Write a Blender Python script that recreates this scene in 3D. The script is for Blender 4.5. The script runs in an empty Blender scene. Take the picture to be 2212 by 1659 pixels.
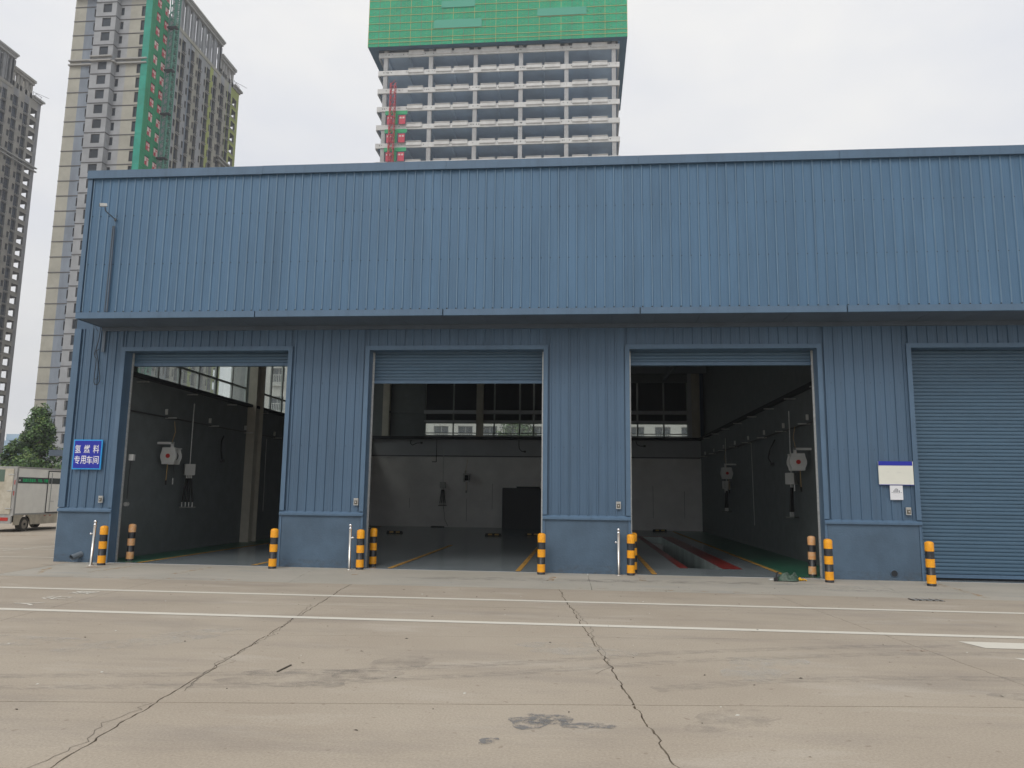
import bpy, math, random
from mathutils import Vector, Matrix
random.seed(7)
S = bpy.context.scene
COL = S.collection

# ------------------------------------------------------------------ camera
cam_d = bpy.data.cameras.new("camera"); cam = bpy.data.objects.new("camera", cam_d); COL.objects.link(cam)
F, PITCH, YAW, ROLL = 1642.74, 8.31855, -5.36211, 0.767221
p_, y_, r_ = map(math.radians, (PITCH, YAW, ROLL))
fwd = Vector((math.sin(y_)*math.cos(p_), math.cos(y_)*math.cos(p_), math.sin(p_)))
rt0 = Vector((math.cos(y_), -math.sin(y_), 0)); up0 = rt0.cross(fwd)
rt = rt0*math.cos(r_) + up0*math.sin(r_); up = up0*math.cos(r_) - rt0*math.sin(r_)
M = Matrix((rt, up, -fwd)).transposed().to_4x4(); M.translation = Vector((0, -16.3666, 1.6))
cam.matrix_world = M
cam_d.sensor_width = 36; cam_d.lens = F/2212*36; cam_d.clip_start = .1; cam_d.clip_end = 6000
S.camera = cam

# ------------------------------------------------------------------ sky, sun, exposure
W = bpy.data.worlds.new("World"); S.world = W; W.use_nodes = True
nt = W.node_tree; N = nt.nodes; L = nt.links; N.clear()
SUN_EL, SUN_AZ = math.radians(48), math.radians(200)
out = N.new('ShaderNodeOutputWorld'); bg = N.new('ShaderNodeBackground'); bg.inputs[1].default_value = .12
sky = N.new('ShaderNodeTexSky'); sky.sky_type = 'NISHITA'; sky.sun_disc = False
sky.sun_elevation = SUN_EL; sky.sun_rotation = SUN_AZ; sky.dust_density = 4; sky.air_density = 1.2
tc = N.new('ShaderNodeTexCoord'); ns = N.new('ShaderNodeTexNoise'); ns.inputs['Scale'].default_value = 2.2
ns.inputs['Detail'].default_value = 5; ns.inputs['Roughness'].default_value = .55
mp = N.new('ShaderNodeMapping'); mp.inputs['Scale'].default_value = (1, 1, 2.2)
L.new(tc.outputs['Generated'], mp.inputs[0]); L.new(mp.outputs[0], ns.inputs['Vector'])
cr = N.new('ShaderNodeValToRGB'); e = cr.color_ramp.elements
e[0].position = .30; e[0].color = (5.35, 5.48, 5.85, 1); e[1].position = .72; e[1].color = (6.9, 6.75, 6.45, 1)
L.new(ns.outputs['Fac'], cr.inputs[0])
mx = N.new('ShaderNodeMixRGB'); mx.inputs[0].default_value = .93
L.new(sky.outputs[0], mx.inputs[1]); L.new(cr.outputs[0], mx.inputs[2])
L.new(mx.outputs[0], bg.inputs[0]); L.new(bg.outputs[0], out.inputs[0])
sd = bpy.data.lights.new("sun", 'SUN'); sd.energy = 1.0; sd.angle = math.radians(25); sd.color = (1, .95, .88)
so = bpy.data.objects.new("sun", sd); COL.objects.link(so)
sdir = Vector((math.sin(SUN_AZ)*math.cos(SUN_EL), math.cos(SUN_AZ)*math.cos(SUN_EL), math.sin(SUN_EL)))
so.rotation_euler = sdir.to_track_quat('Z', 'Y').to_euler(); so.location = sdir*300
S.view_settings.view_transform = 'Standard'; S.view_settings.look = 'None'
S.view_settings.exposure = 0.38; S.view_settings.gamma = 1
S.cycles.max_bounces = 9; S.cycles.diffuse_bounces = 7; S.cycles.volume_bounces = 0
S.cycles.transparent_max_bounces = 12

# ------------------------------------------------------------------ materials
MATS = {}
def mat(name, col, rough=.6, metal=0, var=0, vs=3, bump=0, bs=40, col2=None, stretch=None, spec=.5, detail=4, rnd=0):
    if name in MATS: return MATS[name]
    m = bpy.data.materials.new(name); m.use_nodes = True; MATS[name] = m
    t = m.node_tree; b = t.nodes['Principled BSDF']; l = t.links
    b.inputs['Roughness'].default_value = rough; b.inputs['Metallic'].default_value = metal
    b.inputs['Specular IOR Level'].default_value = spec
    b.inputs['Base Color'].default_value = (*col, 1)
    if var or col2 or bump:
        g = t.nodes.new('ShaderNodeNewGeometry'); mpn = t.nodes.new('ShaderNodeMapping')
        if stretch: mpn.inputs['Scale'].default_value = stretch
        l.new(g.outputs['Position'], mpn.inputs[0])
    if var or col2:
        n = t.nodes.new('ShaderNodeTexNoise'); n.inputs['Scale'].default_value = vs; n.inputs['Detail'].default_value = detail
        n.inputs['Roughness'].default_value = .62
        l.new(mpn.outputs[0], n.inputs['Vector'])
        r = t.nodes.new('ShaderNodeValToRGB'); ee = r.color_ramp.elements
        c2 = col2 or tuple(min(1, c*(1+var)) for c in col); c1 = col if col2 else tuple(c*(1-var) for c in col)
        ee[0].position = .36; ee[0].color = (*c1, 1); ee[1].position = .66; ee[1].color = (*c2, 1)
        l.new(n.outputs['Fac'], r.inputs[0]); l.new(r.outputs[0], b.inputs['Base Color'])
        if rnd:
            oi = t.nodes.new('ShaderNodeObjectInfo'); mr = t.nodes.new('ShaderNodeMapRange'); mr.inputs[3].default_value = 1-rnd; mr.inputs[4].default_value = 1+rnd
            mm = t.nodes.new('ShaderNodeVectorMath'); mm.operation = 'SCALE'; l.new(oi.outputs['Random'], mr.inputs[0]); l.new(mr.outputs[0], mm.inputs['Scale'])
            l.new(r.outputs[0], mm.inputs[0]); l.new(mm.outputs[0], b.inputs['Base Color'])
            dn = t.nodes.new('ShaderNodeTexNoise'); dn.inputs['Scale'].default_value = 1.0; dn.inputs['Detail'].default_value = 6
            dm = t.nodes.new('ShaderNodeMapping'); dm.inputs['Scale'].default_value = (9, 1, .25); l.new(g.outputs['Position'], dm.inputs[0]); l.new(dm.outputs[0], dn.inputs['Vector'])
            dr = t.nodes.new('ShaderNodeMapRange'); dr.inputs[1].default_value = .5; dr.inputs[2].default_value = .8; dr.inputs[3].default_value = 1; dr.inputs[4].default_value = .82
            m2 = t.nodes.new('ShaderNodeVectorMath'); m2.operation = 'SCALE'; l.new(dn.outputs['Fac'], dr.inputs[0]); l.new(dr.outputs[0], m2.inputs['Scale'])
            l.new(mm.outputs[0], m2.inputs[0]); l.new(m2.outputs[0], b.inputs['Base Color'])
    if bump:
        n2 = t.nodes.new('ShaderNodeTexNoise'); n2.inputs['Scale'].default_value = bs; n2.inputs['Detail'].default_value = 3
        l.new(mpn.outputs[0], n2.inputs['Vector'])
        bp = t.nodes.new('ShaderNodeBump'); bp.inputs['Strength'].default_value = bump; bp.inputs['Distance'].default_value = .02
        l.new(n2.outputs['Fac'], bp.inputs['Height']); l.new(bp.outputs[0], b.inputs['Normal'])
    return m

def concrete_mat(name, a, b_, c, rough=.85, tint=None):
    """two noise scales + fine speckle + dark smears"""
    m = bpy.data.materials.new(name); m.use_nodes = True; MATS[name] = m
    t = m.node_tree; bs = t.nodes['Principled BSDF']; l = t.links; nd = t.nodes
    g = nd.new('ShaderNodeNewGeometry')
    def noise(scale, detail=5, st=None, rough=.6):
        n = nd.new('ShaderNodeTexNoise'); n.inputs['Scale'].default_value = scale; n.inputs['Detail'].default_value = detail
        n.inputs['Roughness'].default_value = rough
        if st:
            q = nd.new('ShaderNodeMapping'); q.inputs['Scale'].default_value = st[0]; q.inputs['Rotation'].default_value = (0, 0, st[1])
            l.new(g.outputs['Position'], q.inputs[0]); l.new(q.outputs[0], n.inputs['Vector'])
        else: l.new(g.outputs['Position'], n.inputs['Vector'])
        return n
    def ramp(src, p0, c0, p1, c1):
        r = nd.new('ShaderNodeValToRGB'); r.color_ramp.elements[0].position = p0; r.color_ramp.elements[0].color = (*c0, 1)
        r.color_ramp.elements[1].position = p1; r.color_ramp.elements[1].color = (*c1, 1); l.new(src, r.inputs[0]); return r
    def mix(kind, f, A, B):
        x = nd.new('ShaderNodeMixRGB'); x.blend_type = kind
        if isinstance(f, float): x.inputs[0].default_value = f
        else: l.new(f, x.inputs[0])
        for s_, v in ((1, A), (2, B)):
            if isinstance(v, tuple): x.inputs[s_].default_value = (*v, 1)
            else: l.new(v, x.inputs[s_])
        return x.outputs[0]
    r1 = ramp(noise(.55).outputs['Fac'], .35, a, .65, b_)
    r2 = ramp(noise(1.6, 6, ((.35, 1, 1), .5)).outputs['Fac'], .56, (0, 0, 0), .74, (1, 1, 1))
    k = mix('MIX', r2.outputs[0], r1.outputs[0], c)
    sm = ramp(noise(.9, 6, ((.3, 1.3, 1), -.25), .7).outputs['Fac'], .5, (0, 0, 0), .8, (1, 1, 1))
    k = mix('MULTIPLY', sm.outputs[0], k, (.72, .73, .78))
    f1 = ramp(noise(55, 4, None, .7).outputs['Fac'], .25, (.78, .78, .78), .75, (1.2, 1.2, 1.2))
    k = mix('MULTIPLY', 1.0, k, f1.outputs[0])
    sp = ramp(noise(11, 2, None, .4).outputs['Fac'], .70, (0, 0, 0), .74, (1, 1, 1))
    k = mix('MULTIPLY', sp.outputs[0], k, (.78, .76, .74))
    l.new(k, bs.inputs['Base Color']); bs.inputs['Roughness'].default_value = rough
    bp = nd.new('ShaderNodeBump'); bp.inputs['Strength'].default_value = .35; bp.inputs['Distance'].default_value = .004
    l.new(noise(90, 3).outputs['Fac'], bp.inputs['Height']); l.new(bp.outputs[0], bs.inputs['Normal'])
    return m

def worn_mat(name, col, lo, hi, scale=7, rough=.8, amount=1.0, st=(1, 1, 1)):
    """paint that has worn through: noise mixes it with transparent"""
    m = bpy.data.materials.new(name); m.use_nodes = True; MATS[name] = m
    t = m.node_tree; bs = t.nodes['Principled BSDF']; l = t.links; nd = t.nodes; o = nd['Material Output']
    bs.inputs['Base Color'].default_value = (*col, 1); bs.inputs['Roughness'].default_value = rough
    g = nd.new('ShaderNodeNewGeometry'); q = nd.new('ShaderNodeMapping'); q.inputs['Scale'].default_value = st
    l.new(g.outputs['Position'], q.inputs[0])
    n = nd.new('ShaderNodeTexNoise'); n.inputs['Scale'].default_value = scale; n.inputs['Detail'].default_value = 6; n.inputs['Roughness'].default_value = .7
    l.new(q.outputs[0], n.inputs['Vector'])
    r = nd.new('ShaderNodeMapRange'); r.inputs[1].default_value = lo; r.inputs[2].default_value = hi; r.inputs[3].default_value = 0; r.inputs[4].default_value = amount
    l.new(n.outputs['Fac'], r.inputs[0])
    tr = nd.new('ShaderNodeBsdfTransparent'); ms = nd.new('ShaderNodeMixShader')
    l.new(r.outputs[0], ms.inputs[0]); l.new(tr.outputs[0], ms.inputs[1]); l.new(bs.outputs[0], ms.inputs[2]); l.new(ms.outputs[0], o.inputs[0])
    return m

def glass_mat(name, col, clear):
    m = bpy.data.materials.new(name); m.use_nodes = True; MATS[name] = m
    t = m.node_tree; nd = t.nodes; l = t.links; o = nd['Material Output']
    tr = nd.new('ShaderNodeBsdfTransparent'); tr.inputs[0].default_value = (*col, 1)
    gl = nd.new('ShaderNodeBsdfGlossy'); gl.inputs['Roughness'].default_value = .04
    ms = nd.new('ShaderNodeMixShader'); ms.inputs[0].default_value = 1-clear
    tl = nd.new('ShaderNodeBsdfTranslucent'); tl.inputs[0].default_value = (.9, .93, .93, 1); m0 = nd.new('ShaderNodeMixShader'); m0.inputs[0].default_value = .10
    l.new(tr.outputs[0], m0.inputs[1]); l.new(tl.outputs[0], m0.inputs[2]); l.new(m0.outputs[0], ms.inputs[1]); l.new(gl.outputs[0], ms.inputs[2]); l.new(ms.outputs[0], o.inputs[0]); return m

wall_blue = mat('blue grey wall paint', (.072, .132, .212), .5, rnd=.035, var=.07, vs=.8, stretch=(1, 1, .35), bump=.08, bs=14)
wall_blue2 = mat('blue grey panel paint', (.074, .158, .266), .5, rnd=.035, var=.08, vs=1.4, stretch=(1, 1, .22), bump=.06, bs=9)
plinth_m = mat('blue grey masonry paint', (.072, .120, .180), .68, var=.12, vs=1.6, bump=.25, bs=30)
trim_m = mat('blue grey flashing paint', (.084, .150, .236), .5, rnd=.03, var=.06, vs=2)
soffit_m = mat('soffit sheet paint', (.085, .115, .155), .6, var=.08, vs=2)
shut_m = mat('blue grey shutter paint', (.064, .125, .192), .45, var=.08, vs=3, stretch=(.3, 1, 3))
dark_m = mat('black rubber', (.012, .012, .014), .6)
near_black = mat('dark void paint', (.02, .024, .03), .8)
yard_m = concrete_mat('warm yard concrete', (.372, .318, .252), (.415, .360, .288), (.46, .41, .342))
apron_m = concrete_mat('pale apron concrete', (.385, .362, .31), (.435, .405, .35), (.35, .35, .33))
under_m = mat('joint dirt', (.085, .075, .06), .95, var=.3, vs=20)
white_paint = worn_mat('worn white road paint', (.66, .63, .55), .12, .36, 9)
yel_paint = worn_mat('yellow floor paint', (.50, .27, .05), .30, .5, 6)
yel_faded = worn_mat('faded yellow road paint', (.62, .37, .12), .48, .72, 6, amount=.8)
epoxy = mat('grey epoxy floor', (.20, .235, .255), .22, var=.14, vs=.7, bump=.03, bs=6)
epoxy_g = mat('green epoxy floor', (.035, .15, .095), .3, var=.2, vs=2)
epoxy_r = mat('red epoxy border', (.22, .022, .02), .38, var=.2, vs=4)
tile_m = mat('pale pit wall tile', (.50, .58, .57), .3, var=.2, vs=1.3, stretch=(1, 1, .2))
pit_floor = mat('dark pit floor', (.05, .055, .06), .35)
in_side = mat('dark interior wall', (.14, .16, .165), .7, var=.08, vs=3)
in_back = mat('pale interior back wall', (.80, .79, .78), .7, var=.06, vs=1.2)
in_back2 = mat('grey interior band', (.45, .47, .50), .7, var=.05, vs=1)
in_steel = mat('cream steel column', (.42, .40, .34), .5, var=.08, vs=3)
in_frame = mat('grey green window frame', (.30, .34, .33), .5)
roof_m = mat('dark roof underside', (.22, .25, .28), .8)
brown_m = mat('red oxide roof beam', (.13, .045, .03), .7)
glass = glass_mat('clear window glass', (.92, .96, .95), .86)
yellow_b = mat('bollard yellow film', (.95, .425, .005), .42, col2=(.80, .32, .02), vs=16)
orange_b = mat('faded bollard film', (.72, .34, .11), .5, var=.15, vs=14, col2=(.66, .44, .27))
black_b = mat('bollard black film', (.018, .02, .024), .4, var=.2, vs=9)
steel = mat('brushed stainless steel', (.62, .60, .56), .28, 1, var=.1, vs=30, stretch=(1, 1, .1))
chrome = mat('polished steel ball', (.8, .8, .82), .12, 1)
galv = mat('galvanised metal', (.52, .53, .52), .45, .6, var=.12, vs=20)
white_m = mat('white enamel', (.54, .55, .54), .4, var=.05, vs=6)
grey_pl = mat('grey plastic housing', (.42, .43, .42), .5)
red_m = mat('red centre cap', (.42, .03, .025), .45)
rope_y = mat('yellow hose', (.50, .33, .12), .5)
sign_blue = mat('deep blue sign face', (.012, .022, .36), .35)
sign_cyan = mat('bright cyan sign border', (.03, .35, .78), .35)
sign_white = mat('white lettering', (.80, .80, .84), .4)
board_cream = mat('cream notice board', (.72, .73, .66), .45, var=.02, vs=5)
board_white = mat('white paper notice', (.74, .76, .80), .5)
ink_m = mat('dark print ink', (.03, .045, .07), .6)
ink_f = mat('faded print ink', (.52, .52, .50), .7)

# ------------------------------------------------------------------ mesh builder
OFF = {}
class MB:
    def __init__(s): s.v = []; s.f = []; s.m = []; s.sm = []
    def add(s, vs, fs, m=0, smooth=False):
        o = len(s.v); s.v += [tuple(v) for v in vs]
        for f in fs: s.f.append(tuple(i+o for i in f)); s.m.append(m); s.sm.append(smooth)
        return s
    def box(s, x0, x1, y0, y1, z0, z1, m=0):
        return s.add([(x0,y0,z0),(x1,y0,z0),(x1,y1,z0),(x0,y1,z0),(x0,y0,z1),(x1,y0,z1),(x1,y1,z1),(x0,y1,z1)],
                     [(0,3,2,1),(4,5,6,7),(0,1,5,4),(1,2,6,5),(2,3,7,6),(3,0,4,7)], m)
    def quad(s, a, b, c, d, m=0): return s.add([a, b, c, d], [(0,1,2,3)], m)
    def cyl(s, a, b, r, n=8, m=0, r2=None, caps=True, smooth=True):
        a = Vector(a); b = Vector(b); d = (b-a)
        if d.length < 1e-6: return s
        d.normalize(); q = d.orthogonal().normalized(); w = d.cross(q); r2 = r if r2 is None else r2
        vs = []
        for k in range(n):
            t = 2*math.pi*k/n; e_ = q*math.cos(t)+w*math.sin(t); vs += [a+e_*r, b+e_*r2]
        fs = [(2*k, 2*((k+1)%n), 2*((k+1)%n)+1, 2*k+1) for k in range(n)]
        s.add(vs, fs, m, smooth)
        if caps: s.add(vs, [tuple(2*k for k in reversed(range(n))), tuple(2*k+1 for k in range(n))], m)
        return s
    def bar(s, a, b, r, m=0): return s.cyl(a, b, r, 4, m, smooth=False)
    def tube(s, pts, r, n=6, m=0):
        for i in range(len(pts)-1): s.cyl(pts[i], pts[i+1], r, n, m)
        return s
    def lathe(s, prof, n=20, c=(0, 0, 0), m=0):
        vs = []; fs = []
        for r, z in prof:
            for k in range(n):
                t = 2*math.pi*k/n; vs.append((c[0]+r*math.cos(t), c[1]+r*math.sin(t), c[2]+z))
        for i in range(len(prof)-1):
            for k in range(n):
                k2 = (k+1) % n; fs.append((i*n+k, i*n+k2, (i+1)*n+k2, (i+1)*n+k))
        s.add(vs, fs, m, True)
        s.add(vs, [tuple(reversed(range(n))), tuple(range((len(prof)-1)*n, len(prof)*n))], m); return s
    def mesh(s, name, mats, off=(0, 0, 0)):
        me = bpy.data.meshes.new(name)
        me.from_pydata([(v[0]-off[0], v[1]-off[1], v[2]-off[2]) for v in s.v], [], s.f)
        if not isinstance(mats, (list, tuple)): mats = [mats]
        for m in mats: me.materials.append(m)
        if any(s.m): me.polygons.foreach_set('material_index', s.m)
        me.polygons.foreach_set('use_smooth', s.sm); me.update(); return me
    def build(s, name, mats, parent=None, **kw):
        off = OFF.get(parent.name, (0, 0, 0)) if parent else (0, 0, 0)
        o = bpy.data.objects.new(name, s.mesh(name, mats, off)); COL.objects.link(o)
        if parent: o.parent = parent; OFF[o.name] = off
        tag(o, **kw); return o
def tag(o, label=None, cat=None, group=None, kind=None):
    if label: o['label'] = label
    if cat: o['category'] = cat
    if group: o['group'] = group
    if kind: o['kind'] = kind
    return o
def thing(name, loc, label, cat, group=None, rz=0):
    o = bpy.data.objects.new(name, None); COL.objects.link(o); o.location = loc; o.rotation_euler.z = rz
    o.empty_display_size = .2; OFF[o.name] = tuple(loc) if rz == 0 else (0, 0, 0)
    return tag(o, label, cat, group)
def piece(name, me, loc, parent=None, sc=None, rz=0, **kw):
    off = OFF.get(parent.name, (0, 0, 0)) if parent else (0, 0, 0)
    o = bpy.data.objects.new(name, me); COL.objects.link(o)
    o.location = (loc[0]-off[0], loc[1]-off[1], loc[2]-off[2])
    if sc: o.scale = sc
    if rz: o.rotation_euler.z = rz
    if parent: o.parent = parent; OFF[o.name] = off
    tag(o, **kw); return o
def children(o): return [c for c in bpy.data.objects if c.parent == o]
def dup(root, loc, rz=None, label=None):
    r = root.copy(); COL.objects.link(r); r.location = loc
    if rz is not None: r.rotation_euler.z = rz
    if label: r['label'] = label
    for ch in KIDS[root.name]:
        c = ch.copy(); COL.objects.link(c); c.parent = r
        for g in KIDS.get(ch.name, []):
            d = g.copy(); COL.objects.link(d); d.parent = c
    return r
KIDS = {}
def note(root):
    KIDS[root.name] = children(root)
    for c in KIDS[root.name]: KIDS[c.name] = children(c)
def text_mesh(s, size=1, extrude=.002, bold=0, m=None, align='LEFT'):
    c = bpy.data.curves.new('lettering', 'FONT'); c.body = s; c.size = size; c.extrude = extrude; c.offset = bold
    c.align_x = align; c.resolution_u = 3
    o = bpy.data.objects.new('lettering', c); COL.objects.link(o)
    dg = bpy.context.evaluated_depsgraph_get(); me = bpy.data.meshes.new_from_object(o.evaluated_get(dg))
    bpy.data.objects.remove(o); me.name = 'lettering'; me.materials.clear(); me.materials.append(m); return me
def bounds(me):
    xs = [v.co.x for v in me.vertices]; ys = [v.co.y for v in me.vertices]
    return min(xs), max(xs), min(ys), max(ys)
def fit_text(ch, x0, x1, z0, z1, m, bold=.02, extrude=.003):
    """a character's mesh, scaled to a box, standing in the XZ plane facing -Y"""
    me = text_mesh(ch, 1, .002, bold, m); a, b, c, d = bounds(me)
    for v in me.vertices:
        X = x0+(v.co.x-a)/(b-a)*(x1-x0); Z = z0+(v.co.y-c)/(d-c)*(z1-z0); Y = -extrude if v.co.z > 0 else 0
        v.co = (X, Y, Z)
    return me

# ------------------------------------------------------------------ ground
gm = MB()
BX0, BX1, BY1 = -11.5, 11.9, 21.5
R = 2500
for (x0, x1, y0, y1) in ((-R, R, -R, -17), (-R, -22, -17, 0), (18, R, -17, 0), (-22, -11.6, -2.8, 0), (12, 18, -2.8, 0),
                         (-R, BX0, 0, BY1), (BX1, R, 0, BY1), (-R, R, BY1, R)):
    gm.quad((x0, y0, 0), (x1, y0, 0), (x1, y1, 0), (x0, y1, 0))
ground = gm.build('ground', yard_m, kind='structure')
MB().quad((-22, -17, -.03), (18, -17, -.03), (18, 0, -.03), (-22, 0, -.03)).build('joint_bed', under_m, ground, kind='structure')

SL = -.112
def jx(c, y): return c + SL*(y+8)
def hy(c, x): return c + .122*x
cols = [-21.7, -18.0, -14.3, -10.65, -7.02, -3.52, .17, 3.77, 7.4, 11.0, 14.6, 17.9]
rows = [-16.2, -12.85, -10.15, -7.3, -5.0]
rough_amt = {-3.52: .009, .17: .009, 3.77: .004, -7.02: .003}
JIT = {}
def jitter(key, k, amt):
    if (key, k) not in JIT: JIT[(key, k)] = random.gauss(0, amt)
    return JIT[(key, k)]
def inter(cx, ry):            # joint crossing of column cx and row ry
    y = ry
    for _ in range(6): y = hy(ry, jx(cx, y))
    return jx(cx, y), y
def edge_col(cx, ya, yb, side):
    n = max(2, int(abs(yb-ya)/.05)); amt = rough_amt.get(cx, .003); g = .005 + (.003 if amt > .008 else 0)
    pts = []
    for i in range(n+1):
        y = ya+(yb-ya)*i/n; k = round(y/.05)
        w = jitter(('w', cx), k//3, amt*1.2); d = jitter((side, cx), k, amt*.45)
        pts.append((jx(cx, y)+w + side*(g/2+abs(d)), y))
    return pts
def edge_row(ry, xa, xb, side, flat=False):
    n = max(2, int(abs(xb-xa)/.12)); g = .013 if ry == -10.15 else .005
    return [(xa+(xb-xa)*i/n, (hy(ry, xa+(xb-xa)*i/n) if not flat else ry)
             + side*(g/2+abs(jitter((side, ry), round((xa+(xb-xa)*i/n)/.12), .0018)))) for i in range(n+1)]
def slab(poly, name, m, parent):
    n = len(poly); vs = [(x, y, 0) for x, y in poly]+[(x, y, -.03) for x, y in poly]
    mb = MB(); mb.add(vs, [tuple(range(n))] + [(i, i+n, (i+1) % n+n, (i+1) % n) for i in range(n)])
    return mb.build(name, m, parent)
allrows = rows + [None]
for ci in range(len(cols)-1):
    cL, cR = cols[ci], cols[ci+1]
    for ri in range(len(rows)):
        rb = rows[ri]; rtp = allrows[ri+1]
        a = inter(cL, rb); b = inter(cR, rb)
        if rtp is None: d = (jx(cL, -2.8), -2.8); c = (jx(cR, -2.8), -2.8)
        else: d = inter(cL, rtp); c = inter(cR, rtp)
        bot = edge_row(rb, a[0], b[0], 1); right = edge_col(cR, b[1], c[1], -1)
        top = edge_row(rtp, c[0], d[0], -1) if rtp is not None else edge_row(-2.8, c[0], d[0], -1, True)
        left = edge_col(cL, d[1], a[1], 1)
        slab(bot[:-1]+right[:-1]+top[:-1]+left[:-1], 'concrete_slab', yard_m, ground)
# apron slabs in front of the doors
apj = [(-11.3, -10.95), (-5.72, -5.25), (.1, .16), (5.79, 5.4), (11.9, 11.9)]
for i in range(4):
    (a0, a1), (b0, b1) = apj[i], apj[i+1]
    n = 24
    poly = [(a1+.003+(b1-a1-.006)*k/n, -2.796+.0*k) for k in range(n)]
    poly += [(b1-.003+(b0-b1)*k/n+random.gauss(0, .003), -2.8+2.8*k/n) for k in range(n)]
    poly += [(b0-.003+(a0-b0+.006)*k/n, .0) for k in range(n)]
    poly += [(a0+.003+(a1-a0)*k/n+random.gauss(0, .003), 0-2.796*k/n) for k in range(n)]
    slab(poly, 'apron_slab', apron_m, ground)
slab([(12, -2.8), (11.906, -2.8), (11.906, 0), (12, 0)][::-1], 'apron_slab', apron_m, ground)

slab([(-11.6, -2.8), (-10.957, -2.8), (-11.308, 0), (-11.6, 0)], 'concrete_slab', yard_m, ground)
def strip(name, pts, w, m, parent, z=.004, **kw):
    mb = MB()
    for (a, b) in zip(pts[:-1], pts[1:]):
        d = Vector((b[0]-a[0], b[1]-a[1])).normalized(); q = Vector((-d.y, d.x))*w/2
        mb.quad((a[0]-q.x, a[1]-q.y, z), (b[0]-q.x, b[1]-q.y, z), (b[0]+q.x, b[1]+q.y, z), (a[0]+q.x, a[1]+q.y, z))
    return mb.build(name, m, parent, **kw)
strip('white_line', [(-22, -4.47), (-9.5, -4.42), (6.4, -4.34), (18, -4.3)], .14, white_paint, ground)
strip('white_line', [(-22, -6.6), (-7.8, -6.52), (5.2, -6.45), (18, -6.4)], .155, white_paint, ground)
# two road bars at the right edge
MB().add([(4.30, -6.84, .004), (4.42, -7.22, .004), (7.6, -7.2, .004), (7.6, -6.86, .004)], [(0, 1, 2, 3)]).build('white_bar', white_paint, ground)
MB().add([(4.44, -7.74, .004), (4.58, -8.12, .004), (7.6, -8.1, .004), (7.6, -7.74, .004)], [(0, 1, 2, 3)]).build('white_bar', white_paint, ground)
# 人行道 painted along the walkway, reading away from the camera
char_paint = mat('white character paint', (.72, .69, .61), .8, var=.08, vs=12)
for ch, yc, w in (('人', -6.0, .30), ('行', -5.38, .30), ('道', -4.76, .32)):
    me = text_mesh(ch, 1, 0, .012, white_paint); a, b, c, d = bounds(me)
    for v in me.vertices:
        u = (v.co.x-a)/(b-a)-.5; t = (v.co.y-c)/(d-c)
        v.co = (-7.60-.38*t, yc+u*w, .0045)
    me.materials.clear(); me.materials.append(char_paint); piece('painted_character', me, (0, 0, 0), ground)
# yellow lines: crisp inside the doors, faded outside
for x in (-9.85, -7.2, -4.15, -1.37, 1.5, 4.25):
    strip('yellow_line', [(x, .12), (x, 20.8 if x in (-9.85, 4.25) else 8)], .11, yel_paint, ground, z=.009)
for x, y0, y1 in ((-7.9, -1.9, -.4), (-.62, -1.55, -.65), (-4.5, -1.35, -1.0), (1.15, -1.2, -.5), (6.75, -2.6, -.5), (-9.6, -2.0, -.6)):
    strip('faded_yellow_line', [(x, y0), (x+.05*(y1-y0), y1)], .13, yel_faded, ground)
strip('faded_yellow_line', [(-10.3, -2.5), (-11.0, -1.1)], .12, yel_faded, ground)
strip('faded_yellow_line', [(-9.6, -2.72), (-6.2, -2.62)], .06, yel_faded, ground)
strip('faded_yellow_line', [(-.9, -2.6), (3.2, -2.62)], .05, yel_faded, ground)
# hairline cracks
crack_m = mat('hairline crack', (.15, .13, .105), .9)
def crack(pts, w=.006, step=.08, wob=.02):
    P = []
    for (a, b) in zip(pts[:-1], pts[1:]):
        n = max(1, int(math.dist(a, b)/step))
        for i in range(n): P.append((a[0]+(b[0]-a[0])*i/n+random.gauss(0, wob*.4), a[1]+(b[1]-a[1])*i/n+random.gauss(0, wob*.4)))
    P.append(pts[-1]); strip('crack', P, w*.55, crack_m, ground, z=.0025)
crack([(-3.77, -5.07), (-2.9, -5.0), (-1.73, -5.12), (-.6, -5.15), (-.2, -5.25)], .007)
crack([(-.17, -4.9), (-.05, -5.6), (.1, -6.6), (.13, -7.4)], .010, wob=.03)
crack([(.14, -7.5), (.24, -8.2), (.26, -8.8), (.12, -9.1)], .009, wob=.03)
crack([(-3.9, -5.3), (-3.7, -6.6), (-3.5, -7.7), (-3.42, -9.2), (-3.2, -10.2)], .010, wob=.05)
crack([(-3.25, -10.6), (-3.30, -11.1), (-3.17, -11.5), (-3.2, -12.0)], .008, wob=.04)
crack([(-5.4, -2.0), (-5.1, -2.3), (-5.3, -2.72)], .006)
crack([(-3.58, -8.9), (-3.3, -9.05), (-3.36, -9.6), (-3.24, -10.1)], .006, wob=.04)
stick_m = mat('dark weathered wood', (.07, .06, .045), .9)
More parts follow.
